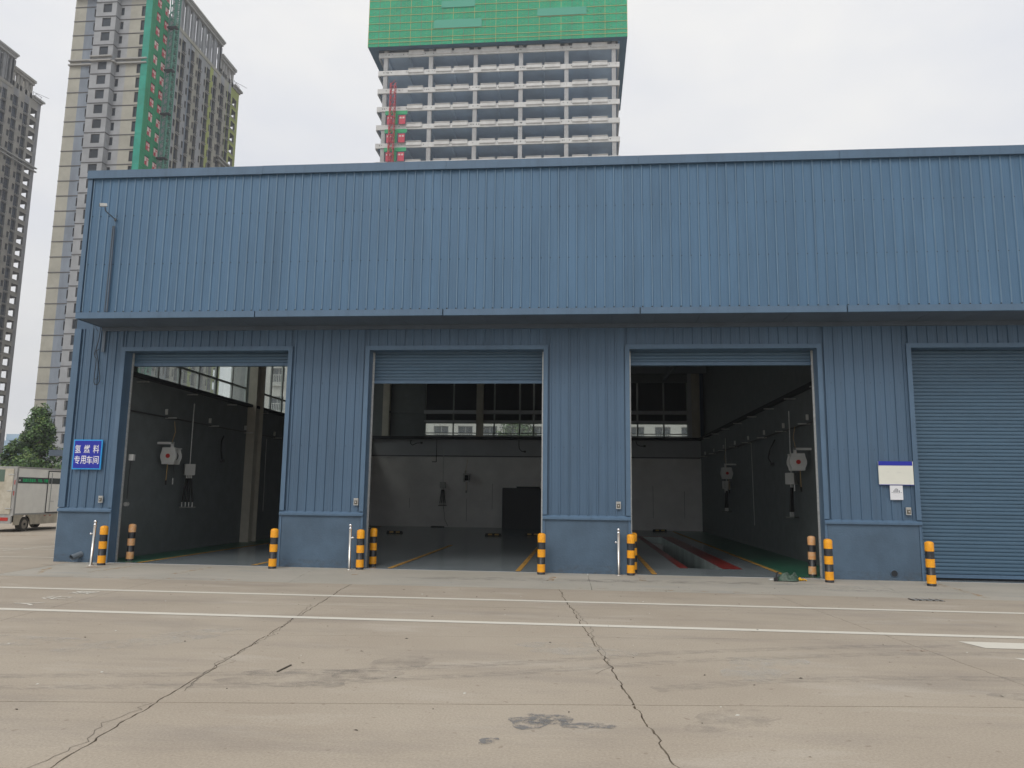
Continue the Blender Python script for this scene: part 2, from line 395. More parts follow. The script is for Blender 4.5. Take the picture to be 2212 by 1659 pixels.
# stains and tyre marks
stain_m = worn_mat('blue grey cement smear', (.215, .215, .215), .42, .60, 13, amount=.75)
oil_m = worn_mat('dark oily film', (.17, .165, .165), .42, .75, 3, amount=.34)
rub_m = worn_mat('tyre rubber film', (.20, .20, .20), .42, .7, 14, amount=.26, st=(.4, 1, 1))
pale_m = worn_mat('pale dusty film', (.56, .54, .49), .42, .75, 3, amount=.6)
rust_m = worn_mat('rust film', (.36, .20, .11), .42, .7, 6, amount=.7)
def blot(name, cx, cy, rx, ry, rot, m, n=40, rag=.25, z=.003, seed=0):
    rr = random.Random(seed+int(cx*100)); pts = []; ph = [rr.uniform(0, 6.28) for _ in range(6)]
    for k in range(n):
        t = 2*math.pi*k/n; s_ = 1+sum(rag/(j+1)*math.sin((j+2)*t+ph[j]) for j in range(5))+rr.uniform(-.06, .06)
        x, y = rx*s_*math.cos(t), ry*s_*math.sin(t)
        pts.append((cx+x*math.cos(rot)-y*math.sin(rot), cy+x*math.sin(rot)+y*math.cos(rot), z))
    return MB().add(pts+[(cx, cy, z)], [(k, (k+1) % n, n) for k in range(n)]).build(name, m, ground)
blot('cement_smear', -.32, -10.62, .20, .19, .1, stain_m); blot('cement_smear', -.08, -10.68, .19, .11, -.2, stain_m, rag=.5, z=.0035)
blot('cement_smear', -.62, -11.12, .075, .06, .4, stain_m)
for a in ((-2.4, -9.6, .8, .3, .1, oil_m), (1.1, -10.4, .4, .22, .3, oil_m), (-1.0, -1.4, 1.9, .35, 0, oil_m), (-6.4, -8.6, 1.0, .35, .1, pale_m),
          (-4.6, -8.2, .9, .3, .7, pale_m), (-.1, -8.0, .6, .32, 0, pale_m), (1.7, -8.6, .4, .5, -.5, pale_m), (4.9, -1.7, .8, .45, -.4, pale_m),
          (-11.2, -.75, .35, .10, .1, oil_m), (3.6, -7.5, .2, .03, 0, rust_m), (-10.1, -1.0, .3, .14, 1.1, rust_m), (-1.8, -9.1, .5, .3, 1, oil_m),
          (4.2, -9.3, .7, .2, .1, oil_m), (2.0, -1.2, 2.1, .3, 0, oil_m), (-3.6, -12.2, .35, .2, .4, rust_m), (-5.5, -10.4, .7, .3, .1, oil_m)):
    blot('ground_stain', *a)
for off in (0, .42):
    strip('tyre_mark', [(-5.2, -10.0-off), (-2.4, -9.45-off), (-.6, -8.75-off), (1.0, -8.0-off), (3.0, -7.35-off), (5.5, -6.9-off)], .17, rub_m, ground, z=.0028)
strip('tyre_mark', [(.6, -9.6), (1.6, -9.15), (2.8, -8.85), (4.2, -8.7)], .2, rub_m, ground, z=.0028)
# bits of gravel and leaf litter
lb = MB(); rr = random.Random(3)
for _ in range(170):
    x = rr.uniform(-8, 6.5); y = rr.uniform(-12.2, -1.5); s_ = rr.choice((.008, .01, .014, .022)); a = rr.uniform(0, 3.1)
    dx, dy = math.cos(a)*s_, math.sin(a)*s_
    lb.add([(x-dx, y-dy, .002), (x+dy*.5, y-dx*.5, .003), (x+dx, y+dy, .004), (x-dy*.5, y+dx*.5, .009)], [(0, 1, 2), (0, 2, 3), (0, 3, 1), (1, 3, 2)], rr.choice((0, 0, 1)))
lb.build('scattered_grit', [stick_m, mat('pale grit', (.6, .58, .52), .8)], label='small dark grit and pale chips scattered over the yard', cat='litter', kind='stuff')
for i, (x, y, l_, a) in enumerate(((-2.72, -9.32, .14, 1.5),)):
    o = MB().box(-l_, l_, -.007, .007, 0, .010).build('twig', stick_m); o.location = (x, y, 0); o.rotation_euler.z = a
    tag(o, ('long dark twig lying left of the middle of the yard', 'short brown scrap beside the jagged yard crack', 'brown leaf scrap on the yard right of the jagged crack')[i], 'twig')
# drain grate
dg_ = thing('drain_grate', (5.56, -3.05, 0), 'rusty slotted drain grate in front of the right hand pier', 'drain grate')
MB().box(5.31, 5.81, -3.17, -2.95, -.02, .004).build('pit', under_m, dg_)
for k in range(14):
    if k == 6: continue
    MB().box(5.32+.035*k, 5.34+.035*k, -3.16, -2.96, .002, .012).build('grate_bar', galv if k % 3 else under_m, dg_)

# left parking bay lines
strip('white_line', [(-14.98, 2.5), (-14.95, 5.2)], .08, white_paint, ground)
strip('white_line', [(-16.5, 3.1), (-11.9, 3.3)], .09, white_paint, ground)
strip('white_line', [(-22, .55), (-11.9, .95)], .09, white_paint, ground)
strip('faded_yellow_line', [(-19.9, 8.6), (-18.6, 9.0)], .4, yel_faded, ground)

# ------------------------------------------------------------------ workshop
WS = thing('workshop', (0, 10, 0), 'long blue grey sheet metal workshop with four vehicle doors', 'workshop')
D = [(-10.489, -6.609), (-4.736, -.848), (1.005, 4.935), (6.84, 10.75)]
ZH = 4.768; ZP = 1.144
XL, XR = -11.764, 12.0
# interior floor with a hole for the pit
fl = MB(); PX0, PX1, PY0, PY1 = 2.40, 3.17, 1.72, 15.4
for (x0, x1, y0, y1) in ((-10.9, PX0, .0, 21.4), (PX1, 11.9, 0, 21.4), (PX0, PX1, 0, PY0), (PX0, PX1, PY1, 21.4), (-11.5, -10.9, 0, 21.5)):
    fl.quad((x0, y0, .002), (x1, y0, .002), (x1, y1, .002), (x0, y1, .002))
floor = fl.build('workshop_floor', epoxy, kind='structure')
MB().quad((-10.9, .25, .006), (-9.91, .25, .006), (-9.91, 21, .006), (-10.9, 21, .006)).build('green_lane', epoxy_g, floor)
MB().quad((4.31, .25, .006), (5.72, .25, .006), (5.72, 21, .006), (4.31, 21, .006)).build('green_lane', epoxy_g, floor)
pb = MB()
for (x0, x1, y0, y1) in ((2.20, PX0, PY0, PY1), (PX1, 3.62, PY0, PY1), (2.2, 3.62, PY1, 15.7)):
    pb.quad((x0, y0, .006), (x1, y0, .006), (x1, y1, .006), (x0, y1, .006))
pb.build('pit_border', epoxy_r, floor)
pit = MB(); zb = -1.3
pit.quad((PX0, PY0, .002), (PX0, PY1, .002), (PX0, PY1, zb), (PX0, PY0, zb)); pit.quad((PX1, PY1, .002), (PX1, PY0, .002), (PX1, PY0, zb), (PX1, PY1, zb))
pit.quad((PX1, PY0, .002), (PX0, PY0, .002), (PX0, PY0, zb), (PX1, PY0, zb)); pit.quad((PX0, PY1, .002), (PX1, PY1, .002), (PX1, PY1, zb), (PX0, PY1, zb))
pit.quad((PX0, PY0, zb), (PX1, PY0, zb), (PX1, PY1, zb), (PX0, PY1, zb), 1)
pit.build('inspection_pit', [tile_m, pit_floor], floor)
for k in range(4):
    y = PY1-.5-.42*k
    MB().box(PX0+.005, PX1-.005, y, y+.4, zb, -.25-.28*k).build('pit_step', galv, floor)

# front wall backing with door openings, all lower wall parts
fw = MB()
piers = [(XL, D[0][0]), (D[0][1], D[1][0]), (D[1][1], D[2][0]), (D[2][1], D[3][0]), (D[3][1], XR)]
for a, b in piers: fw.box(a, b, .03, .30, 0, ZH)
fw.box(XL, XR, .03, .30, ZH, 8.2)
FW = fw.build('front_wall', wall_blue, WS)
# corrugated panel mesh: rib at its left edge, length 1 in Z
def panel_mesh(name, pitch, rib_h, rib_w, m, fl=.006, crest=None):
    prof = [(0, 0), (fl, -rib_h), (rib_w-fl, -rib_h), (rib_w, 0), (pitch*.56, 0), (pitch*.58, -.003), (pitch*.62, -.003), (pitch*.64, 0), (pitch, 0)]
    mb = MB(); vs = [(x, y, z) for z in (0, 1) for x, y in prof]; n = len(prof)
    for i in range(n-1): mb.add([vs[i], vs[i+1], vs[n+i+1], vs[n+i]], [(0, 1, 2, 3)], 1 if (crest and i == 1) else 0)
    return mb.mesh(name, [m]+([crest] if crest else []))
pm_up = panel_mesh('fascia_panel', .194, .020, .052, wall_blue2, .015, mat('rib sky highlight paint', (.12, .20, .29), .55, rnd=.03, var=.08, vs=1.4)); pm_lo = panel_mesh('wall_panel', .2, .024, .04, wall_blue)  # rib crowns lighter: the sky highlight is painted into their colour
for i, (a, b) in enumerate(piers):          # full height ribs between the doors
    x = a+.06 if i else a+.12
    lim = b-.1
    x += .08
    while x < lim-.05:
        w = min(.2, lim-x); piece('wall_panel', pm_lo, (x, .005+random.uniform(-.0015, .0015), ZP+.05), FW, sc=(w/.2, 1, 5.30-ZP-.05)); x += .2
for a, b in D:                               # short ribs over each door
    x = a-.05
    while x < b+.05:
        w = min(.2, b+.05-x)
        if w > .03: piece('wall_panel', pm_lo, (x, .005+random.uniform(-.0015, .0015), 4.87), FW, sc=(w/.2, 1, .43))
        x += .2
for a, b in piers:                           # masonry plinths and their drip flashing
    e0 = 0 if a == XL else .06; e1 = .06
    MB().box(a+e0, b-e1, -.012, .03, 0, ZP-.03).build('plinth', plinth_m, WS)
    MB().add([(a, -.055, ZP-.035), (b, -.055, ZP-.035), (b, -.055, ZP+.005), (a, -.055, ZP+.005), (a, .0, ZP+.055), (b, 0, ZP+.055), (a, .0, ZP-.035), (b, 0, ZP-.035)],
             [(0, 1, 2, 3), (3, 2, 5, 4), (6, 7, 1, 0), (0, 3, 4, 6), (1, 7, 5, 2)]).build('drip_flashing', trim_m, WS)
grime = worn_mat('splashed dirt film', (.16, .145, .12), .46, .78, 6, amount=.38, st=(1, 1, 2))
for a, b in piers:
    m = MB(); m.quad((a, -.0135, .003), (b-.06, -.0135, .003), (b-.06, -.0135, .17), (a, -.0135, .17)); m.build('splash_dirt', grime, WS)
    m = MB(); m.quad((a, -.12, .003), (b, -.12, .003), (b, -.014, .003), (a, -.014, .003)); m.build('base_dirt', grime, WS)
# corner trim at the far left
MB().box(XL-.012, XL+.15, -.03, .025, ZP+.06, 5.3).build('corner_trim', trim_m, WS)
MB().box(XL-.012, XL+.0, .031, .6, ZP+.06, 8.15).build('corner_trim', trim_m, WS)
# door trims and reveals
for a, b in D:
    t = .095
    mb = MB()
    mb.box(a-t, a, -.035, .029, ZP+.06, ZH+t); mb.box(b, b+t, -.035, .029, ZP+.06, ZH+t); mb.box(a, b, -.035, .029, ZH, ZH+t)
    mb.box(a-t*.55, a, -.02, .029, 0, ZP-.04); mb.box(b, b+t*.55, -.02, .029, 0, ZP-.04)
    mb.box(a-.004, a+.003, -.03, .30, 0, ZH); mb.box(b-.003, b+.004, -.03, .30, 0, ZH)
    mb.build('door_trim', trim_m, WS)
# roller shutters
sl = MB(); pr = [(0, 0), (-.012, .012), (-.014, .04), (-.010, .060), (.006, .068), (.006, .075)]
vs = [(x, y, z) for x in (0, 1) for y, z in pr]; n = len(pr); sl.add(vs, [(i, n+i, n+i+1, i+1) for i in range(n-1)])
slat_me = sl.mesh('slat', shut_m)
for k, ((a, b), zb_) in enumerate(zip(D, (4.47, 4.06, 4.46, .05))):
    hd = MB(); hd.box(a+.03, b-.03, .36, .41, max(zb_, 4.3), ZH+.1)
    SH = hd.build('roller_shutter', shut_m, WS)
    z = zb_+.075
    MB().box(a+.04, b-.04, .292, .335, zb_, zb_+.07).build('bottom_bar', trim_m, SH)
    while z < ZH+.05:
        piece('slat', slat_me, (a+.03, .315+random.uniform(-.001, .001), z), SH, sc=(b-a-.06, 1, 1)); z += .075
    for x in (a+.004, b-.044):
        MB().box(x, x+.04, .262, .29, 0, ZH).build('guide_rail', galv, SH)
    if k == 3: MB().box(a+.04, b-.04, .34, .45, 0, .14).build('dark_gap', near_black, SH)  # black block painted as the shade in the gap under the closed shutter
# canopy (deep fascia box)
CX0, CY, CB, CT = -11.112, -.937, 5.32, 8.73
cb_ = MB(); cb_.box(CX0+.02, XR, CY+.03, .029, CB+.03, CT-.03)
CAN = cb_.build('canopy', soffit_m, WS)
x = CX0+.10; k = 0
while x < XR-.02:
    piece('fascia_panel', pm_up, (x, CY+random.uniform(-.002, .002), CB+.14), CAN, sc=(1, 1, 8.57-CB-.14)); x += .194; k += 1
scr = MB(); clo = MB()
rx = CX0+.10
while rx < XR-.05:
    clo.box(rx+.003, rx+.031, CY-.030, CY-.020, CB+.142, CB+.16)
    for zz in (7.66, 6.54): scr.box(rx+.05, rx+.062, CY-.010, CY-.001, zz, zz+.018)
    rx += .194
clo.build('rib_closures', dark_m, CAN, kind='stuff'); scr.build('screws', near_black, CAN, kind='stuff')
scr = MB(); rx = XL+.26
while rx < XR-.2:
    if not any(a-.1 < rx < b+.1 for a, b in D):
        for zz in (4.02, 2.62): scr.box(rx+.1, rx+.11, -.006, .004, zz, zz+.01)
    rx += .2
scr.build('screws', near_black, FW, kind='stuff')
# flashings in sheet lengths with visible lap joints
x = CX0-.02
while x < XR:
    x2 = min(XR, x+4.1)
    dz = random.uniform(-.003, .003)
    mb = MB(); mb.box(x, x2-.004, CY-.075, CY-.02, 8.545+dz, CT+dz); mb.box(x, x2-.004, CY-.02, .3, CT-.02+dz, CT+dz)
    mb.build('parapet_cap', trim_m, CAN)
    mb = MB(); mb.box(x+.02, x2-.004, CY-.045, CY+.02, CB+dz*.5, CB+.135+dz*.5)
    mb.build('fascia_trim', trim_m, CAN)
    x = x2
MB().box(CX0-.012, CX0+.09, CY-.04, CY+.0, CB+.14, 8.54).build('corner_trim', trim_m, CAN)
MB().box(CX0-.012, CX0, CY, .02, CB+.0, CT-.03).build('end_panel', trim_m, CAN)
x = CX0+.03                                   # soffit sheets
while x < XR-.1:
    x2 = min(XR, x+.9); MB().box(x, x2-.006, CY+.03, -.05, CB+.004+random.uniform(0, .004), CB+.028).build('soffit_sheet', soffit_m, CAN); x = x2
MB().box(XL+.66, XR, -.046, .004, 5.24, CB+.02).build('soffit_angle', soffit_m, CAN)
# side, back, partition walls and roof
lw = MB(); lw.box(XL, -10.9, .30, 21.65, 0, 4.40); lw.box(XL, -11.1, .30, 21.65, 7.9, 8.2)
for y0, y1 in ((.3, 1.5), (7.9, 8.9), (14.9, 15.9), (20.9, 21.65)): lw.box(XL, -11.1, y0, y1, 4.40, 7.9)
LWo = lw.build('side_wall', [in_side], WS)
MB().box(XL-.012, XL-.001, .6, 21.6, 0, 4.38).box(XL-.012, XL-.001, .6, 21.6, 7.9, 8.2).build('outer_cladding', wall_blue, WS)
def window_run(parent, y0, y1, z0, z1, x, step, low):
    m = MB(); m.box(x-.03, x+.03, y0, y1, z0, z0+.05); m.box(x-.03, x+.03, y0, y1, z1-.05, z1)
    n_ = max(1, round((y1-y0)/step))
    for k in range(n_+1):
        yy = y0+(y1-y0)*k/n_; w_ = .05 if k % 2 == 0 else .03; m.box(x-.031, x+.031, max(y0, yy-w_), min(y1, yy+w_), z0+.05, z1-.05)
    for zz in low: m.box(x-.025, x+.025, y0, y1, zz, zz+.06)
    w = m.build('window', in_frame, parent); pane_m = MB().box(-.004, .004, 0, 1, 0, 1).mesh('pane', glass)
    for k in range(n_):
        ya = y0+(y1-y0)*k/n_+.05; yb = y0+(y1-y0)*(k+1)/n_-.05
        zs = [z0+.05]+[v for zz in low for v in (zz, zz+.06)]+[z1-.05]
        for q in range(0, len(zs), 2):
            piece('pane', pane_m, (x, ya, zs[q]), w, sc=(1, yb-ya, zs[q+1]-zs[q]))
for y0, y1 in ((1.5, 7.9), (8.9, 14.9), (15.9, 20.9)): window_run(WS, y0, y1, 4.40, 7.9, -11.2, 1.06, (4.98, 6.4))  # upper part added out of view to let more daylight into the hall
MB().box(-10.9, -10.72, .30, 21.3, 4.33, 4.42).build('ledge', near_black, WS)
for yy in (7.45, 14.9):
    m = MB(); m.box(-10.899, -10.62, yy, yy+.05, 0, 8.1); m.box(-10.899, -10.62, yy+.55, yy+.6, 0, 8.1); m.box(-10.78, -10.74, yy+.05, yy+.55, 0, 8.1)
    m.build('steel_column', in_steel, WS)
# back wall
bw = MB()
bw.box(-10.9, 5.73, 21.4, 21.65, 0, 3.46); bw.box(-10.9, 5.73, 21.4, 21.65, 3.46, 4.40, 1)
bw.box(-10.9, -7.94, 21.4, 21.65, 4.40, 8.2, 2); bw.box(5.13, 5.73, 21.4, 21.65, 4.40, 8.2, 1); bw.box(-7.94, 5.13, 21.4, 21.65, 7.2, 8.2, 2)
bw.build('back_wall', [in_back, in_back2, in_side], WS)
bo = MB().box(XL, XR, 21.651, 21.68, 0, 4.4); bo.box(5.13, XR, 21.651, 21.68, 4.4, 8.2); bo.box(XL, -7.94, 21.651, 21.68, 4.4, 8.2); bo.build('outer_cladding', wall_blue, WS)
MB().box(-10.9, 5.73, 21.14, 21.4, 4.34, 4.47).build('ledge', near_black, WS)
m = MB(); xs = [-7.94, -6.5, -5.12, -4.42, -3.14, -2.44, -1.1, .2, 1.5, 2.7, 3.98, 5.13]
m.box(-7.94, 5.13, 21.46, 21.52, 4.50, 4.56); m.box(-7.94, 5.13, 21.46, 21.52, 5.14, 5.20); m.box(-7.94, 5.13, 21.46, 21.52, 4.64, 4.68)
for x in xs: m.box(x-.035, x+.035, 21.455, 21.525, 4.40, 7.2)
bwn = m.build('window', in_frame, WS)
pane_b = MB().box(0, 1, -.004, .004, 0, 1).mesh('pane', glass)
for a, b in zip(xs[:-1], xs[1:]):
    piece('pane', pane_b, (a+.04, 21.49, 4.68), bwn, sc=(b-a-.08, 1, .46)); piece('pane', pane_b, (a+.04, 21.49, 4.56), bwn, sc=(b-a-.08, 1, .08))
    MB().box(a+.04, b-.04, 21.47, 21.50, 5.20, 7.2).build('blackout_board', near_black, WS)
MB().box(-7.98, 5.13, 21.30, 21.40, 5.62, 5.80).build('wall_rail', in_back2, WS); MB().box(-10.9, -7.98, 21.32, 21.40, 5.66, 5.76).build('wall_rail', in_side, WS)
MB().box(-7.98, 5.13, 21.38, 21.455, 5.20, 5.30).build('wall_rail', in_back2, WS)
for x in (-9.9, -5.12, .3, 5.5):
    m = MB(); m.box(x-.17, x+.17, 21.12, 21.16, 4.47, 8.2); m.box(x-.03, x+.03, 21.16, 21.4, 4.47, 8.2); m.box(x-.17, x+.17, 21.36, 21.399, 4.47, 8.2); m.build('steel_column', in_steel, WS)
MB().box(-3.87, -1.95, 20.6, 21.39, .002, 1.95).build('dark_cabin', mat('dark slate board', (.045, .052, .06), .55), WS)
MB().box(-3.2, -2.1, 20.8, 21.38, 1.95, 2.02).build('cabin_lid', near_black, WS)
# block joints in the back wall, thin recess lines
jm = MB()
for x in (-8.6, -6.88, -5.72, -4.45, 1.9, 3.4, 4.9): jm.box(x-.008, x+.008, 21.392, 21.401, .3+.3*(int(abs(x)*10) % 3), 1.4+.25*(int(abs(x)*7) % 4))
jm.build('wall_joints', mat('grey joint', (.25, .25, .25), .8), WS, kind='stuff')
# partition between third and fourth bay
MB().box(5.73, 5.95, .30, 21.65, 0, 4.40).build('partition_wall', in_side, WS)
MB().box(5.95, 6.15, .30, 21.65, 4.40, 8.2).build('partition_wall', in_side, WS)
MB().box(5.56, 5.95, .3, 21.14, 4.36, 4.45).build('ledge', near_black, WS)
MB().box(XR-.2, XR, .30, 21.65, 0, 8.2).build('side_wall', wall_blue, WS)
MB().box(XL-.1, XR+.1, .1, 21.8, 8.2, 8.32).build('roof', roof_m, WS)
for yy in (3.5, 7.8, 12, 16.2, 20.3): MB().box(-11.0, 5.9, yy-.1, yy+.1, 7.5, 8.19).build('roof_beam', brown_m if yy < 8 else roof_m, WS)
for xx in (-8, -5, -2, 1, 4): MB().box(xx-.06, xx+.06, .4, 21.3, 7.28, 7.49).build('purlin', roof_m, WS)
# pipes along the walls, with bracket arms
pipe_m = mat('dark air pipe', (.05, .05, .055), .5)
for pts in ([(-10.84, .5, 3.5), (-10.84, 21.3, 3.5)], [(-10.84, 21.3, 3.5), (5.65, 21.3, 3.5)], [(5.65, 21.3, 3.5), (5.65, .5, 3.5)]):
    MB().tube(pts, .02).build('air_pipe', pipe_m, WS)
br_me = MB().box(0, .30, -.02, .02, 0, .03).mesh('bracket_arm', galv); bt = MB().box(-.03, .03, -.02, .02, 0, .14).mesh('bracket_socket', white_m)
for k in range(8):
    piece('bracket_arm', br_me, (-10.9, 1.2+2.4*k, 4.22), WS); piece('bracket_arm', br_me, (5.43, 2.3+2.35*k, 4.26), WS)
    piece('bracket_arm', br_me, (-10.9, .25+2.35*(k+1), 3.47), WS); piece('bracket_arm', br_me, (5.43, 3.42+2.3*k, 3.47), WS)
    piece('bracket_socket', bt, (-10.80, .1+2.35*(k+1), 3.56), WS); piece('bracket_socket', bt, (5.6, 3.2+2.3*k, 3.56), WS)
# low side canopy that sticks out on the left
m = MB(); m.box(-15.85, XL-.02, 5.0, 8.5, 2.58, 2.76); m.build('side_canopy', soffit_m, WS)
for yy in (5.3, 8.2): MB().box(-15.6, -15.5, yy, yy+.1, 0, 2.58).build('canopy_post', galv, WS)

# ------------------------------------------------------------------ bollards
def bollard(film, label):
    t = thing('bollard', (0, 0, 0), label, 'bollard', 'striped bollards at the workshop doors'); r = .082
    MB().lathe([(r*.99, 0), (r*.99, .05), (r-.004, .052), (r-.004, .80)]).build('post', black_b, t)
    for z0, z1 in ((.05, .208), (.35, .506)): MB().lathe([(r, z0), (r, z1)]).build('yellow_band', film, t)
    MB().lathe([(r, .648), (r, .795), (r*.93, .812), (r*.7, .826), (r*.35, .835), (.004, .838)]).build('yellow_cap', film, t)
    note(t); return t
B1 = bollard(yellow_b, 'x'); B2 = bollard(orange_b, 'x')
spots = [
 (-10.28, -.55, 0, 'bright striped bollard in front of the far left corner pier'),
 (-6.54, -.42, 0, 'bright striped bollard at the right side of the first open door'),
 (-4.71, -.2, 0, 'bright striped bollard beside the steel post, left of the second open door'),
 (-4.66, .62, 0, 'striped bollard just inside the left jamb of the second open door'),
 (-.85, -.36, 0, 'bright striped bollard at the right jamb of the second open door'),
 (.99, -.12, 0, 'bright striped bollard left of the inspection pit, beside the steel post'),
 (1.09, .66, 0, 'striped bollard hidden behind another at the left jamb of the pit bay'),
 (4.80, -.62, 0, 'bright striped bollard in front of the pier with the notice boards'),
 (6.60, -.86, 0, 'striped bollard in front of the closed shutter, rightmost of all'),
 (-10.30, .52, 1, 'faded orange bollard inside the left jamb of the first open door'),
 (4.80, .50, 1, 'faded orange bollard inside the right jamb of the pit bay')]
first = [True, True]
for x, y, k, lab in spots:
    src = (B1, B2)[k]
    if first[k]: src.location = (x, y, 0); src['label'] = lab; first[k] = False; o = src
    else: o = dup(src, (x, y, 0), label=lab)
    o.rotation_euler = (random.uniform(-.012, .012), random.uniform(-.012, .012), random.uniform(0, 6)); o.location.z = -.002
bpy.data.objects[B2.name].rotation_euler.y = .02
# stainless posts
def spost():
    t = thing('steel_post', (0, 0, 0), 'x', 'steel post', 'stainless posts in front of the piers')
    MB().lathe([(.07, 0), (.07, .008), (.028, .012), (.028, .84)]).build('shaft', steel, t)
    MB().lathe([(.032, .84), (.034, .85), (.034, .866), (.022, .875), (.03, .89)]).build('collar', chrome, t)
    n = 9; MB().lathe([(max(.003, .036*math.sin(math.pi*k/n)), .92-.036*math.cos(math.pi*k/n)) for k in range(n+1)]).build('ball', chrome, t)
    k2 = MB(); k2.lathe([(max(.003, .026*math.sin(math.pi*k/8)), -.026*math.cos(math.pi*k/8)) for k in range(9)], c=(.06, .01, .66)); k2.cyl((.02, .005, .66), (.05, .01, .66), .01)
    k2.build('side_knob', chrome, t); note(t); return t
P0 = spost()
for i, (x, y, lab) in enumerate(((-10.48, -.6, 'stainless post with ball top leaning before the far left pier'), (-4.92, -.26, 'stainless post with a side knob between first and second doors'),
                   (.74, -.16, 'stainless post with ball top between the second door and the pit bay'))):
    o = P0 if i == 0 else dup(P0, (x, y, 0))
    o.location = (x, y, 0); o['label'] = lab; o.rotation_euler = (0, (-.02, -.01, 0)[i], (3.6, 0, 2.6)[i])

# ------------------------------------------------------------------ signs and small fittings on the front
sg = thing('blue_sign', (-11.15, -.05, 2.05), 'square blue sign with cyan border and white characters on the corner pier', 'sign')
X0, X1, Z0, Z1 = -11.50, -10.815, 2.05, 2.72
MB().box(X0, X1, -.07, -.045, Z0, Z1).build('border', sign_cyan, sg); MB().box(X0+.026, X1-.026, -.075, -.0705, Z0+.026, Z1-.026).build('face', sign_blue, sg)
for ch, a, b in (('氢', -11.455, -11.315), ('燃', -11.24, -11.10), ('料', -11.02, -10.88)):
    piece('character', fit_text(ch, a, b, 2.415, 2.60, sign_white, .006), (0, -.0755, 0), sg)
for ch, a, b in (('专', -11.455, -11.315), ('用', -11.30, -11.175), ('车', -11.16, -11.02), ('间', -11.0, -10.87)):
    piece('character', fit_text(ch, a, b, 2.17, 2.355, sign_white, .006), (0, -.0755, 0), sg)
nb = thing('notice_board', (6.39, -.05, 1.92), 'cream notice board with a blue top band on the right pier', 'notice board')
MB().box(6.045, 6.725, -.055, -.03, 1.92, 2.39).build('board', board_cream, nb); MB().box(6.045, 6.712, -.0585, -.0555, 2.305, 2.392).build('blue_band', sign_blue, nb)
MB().box(6.045, 6.725, -.056, -.028, 1.908, 1.919).build('bottom_edge', sign_blue, nb)
mb = MB()
for x, z, w in ((6.20, 2.17, .05), (6.4, 2.165, .09), (6.53, 2.15, .012), (6.22, 2.03, .015), (6.35, 2.035, .012), (6.63, 2.02, .01)): mb.box(x, x+w, -.0565, -.0555, z, z+.006)
mb.build('print_traces', ink_f, nb)
pn = thing('paper_notice', (6.375, -.05, 1.61), 'small white notice with a dark fan of bars hung under the cream board', 'notice')
MB().box(6.25, 6.50, -.05, -.035, 1.61, 1.90).build('sheet', board_white, pn)
def pz(px, py): return 6.25+(px-578)/300*.25, 1.90-(py-690)/335*.29
mb = MB()
for px, w, t in ((660, 14, 800), (690, 14, 770), (720, 14, 750), (757, 14, 765), (795, 14, 800)):
    (xa, za), (xb, zb2) = pz(px-w/2, 858), pz(px+w/2, t); sh = (px-728)/90*-.006
    mb.add([(xa, -.0515, za), (xb, -.0515, za), (xb+sh, -.0515, zb2), (xa+sh*1.6, -.0515, zb2-.006)], [(0, 1, 2, 3)])
for a, b in ((610, 638), (822, 848)):
    (xa, za), (xb, zb2) = pz(a, 858), pz(b, 850); mb.box(xa, xb, -.0515, -.0505, za, zb2)
mb.build('bar_fan', ink_m, pn)
mb = MB(); (xa, za), (xb, zb2) = pz(655, 878), pz(800, 872); mb.box(xa, xb, -.0515, -.0505, za, zb2)
a = Vector((*pz(640, 885), 0)); c = Vector((*pz(728, 950), 0)); b = Vector((*pz(815, 885), 0))
for p, q in ((a, c), (c, b)): mb.bar((p.x, -.0508, p.y), (q.x, -.0508, q.y), .0009)
mb.build('faint_lines', ink_f, pn)
def keybox(x, z, lab):
    t = thing('key_switch', (x, 0, z), lab, 'key switch', 'metal shutter switches on the piers')
    MB().box(x-.05, x+.05, -.05, -.022, z-.075, z+.075).build('plate', galv, t); MB().box(x-.036, x+.036, -.056, -.0505, z-.055, z+.03).build('recess', mat('tarnished recess', (.16, .15, .12), .4, .5), t)
    MB().cyl((x, -.075, z-.01), (x, -.056, z-.01), .014, 10).build('lock', chrome, t); MB().box(x-.045, x+.045, -.062, -.0505, z+.055, z+.07).build('lid', steel, t)
keybox(-10.76, 1.39, 'metal key switch on the corner pier below the blue sign'); keybox(-4.90, 1.415, 'metal key switch left of the second open door')
keybox(.75, 1.42, 'metal key switch with bright lid left of the pit bay'); keybox(6.59, 1.385, 'metal key switch below the white notices')
# drain pipes
t = thing('drain_pipe', (-11.17, -.1, .14), 'grey drain pipe stub sticking out of the corner plinth', 'pipe')
pg = MB(); pg.cyl((-11.12, .0, .18), (-11.2, -.22, .11), .062, 18, caps=False); pg.cyl((-11.12, .0, .18), (-11.2, -.22, .11), .054, 18, caps=False); pg.build('sleeve', mat('weathered grey pipe', (.15, .18, .21), .6), t)
MB().cyl((-11.17, -.13, .138), (-11.171, -.131, .137), .053, 18).build('bore', near_black, t)
t = thing('drain_hole', (6.25, -.02, .14), 'round drain hole in the plinth below the notices', 'pipe')
MB().cyl((6.25, -.012, .14), (6.25, -.028, .14), .078, 22, r2=.070).build('ring', plinth_m, t)
MB().cyl((6.25, -.0285, .14), (6.25, -.0295, .14), .062, 22).build('bore', near_black, t)
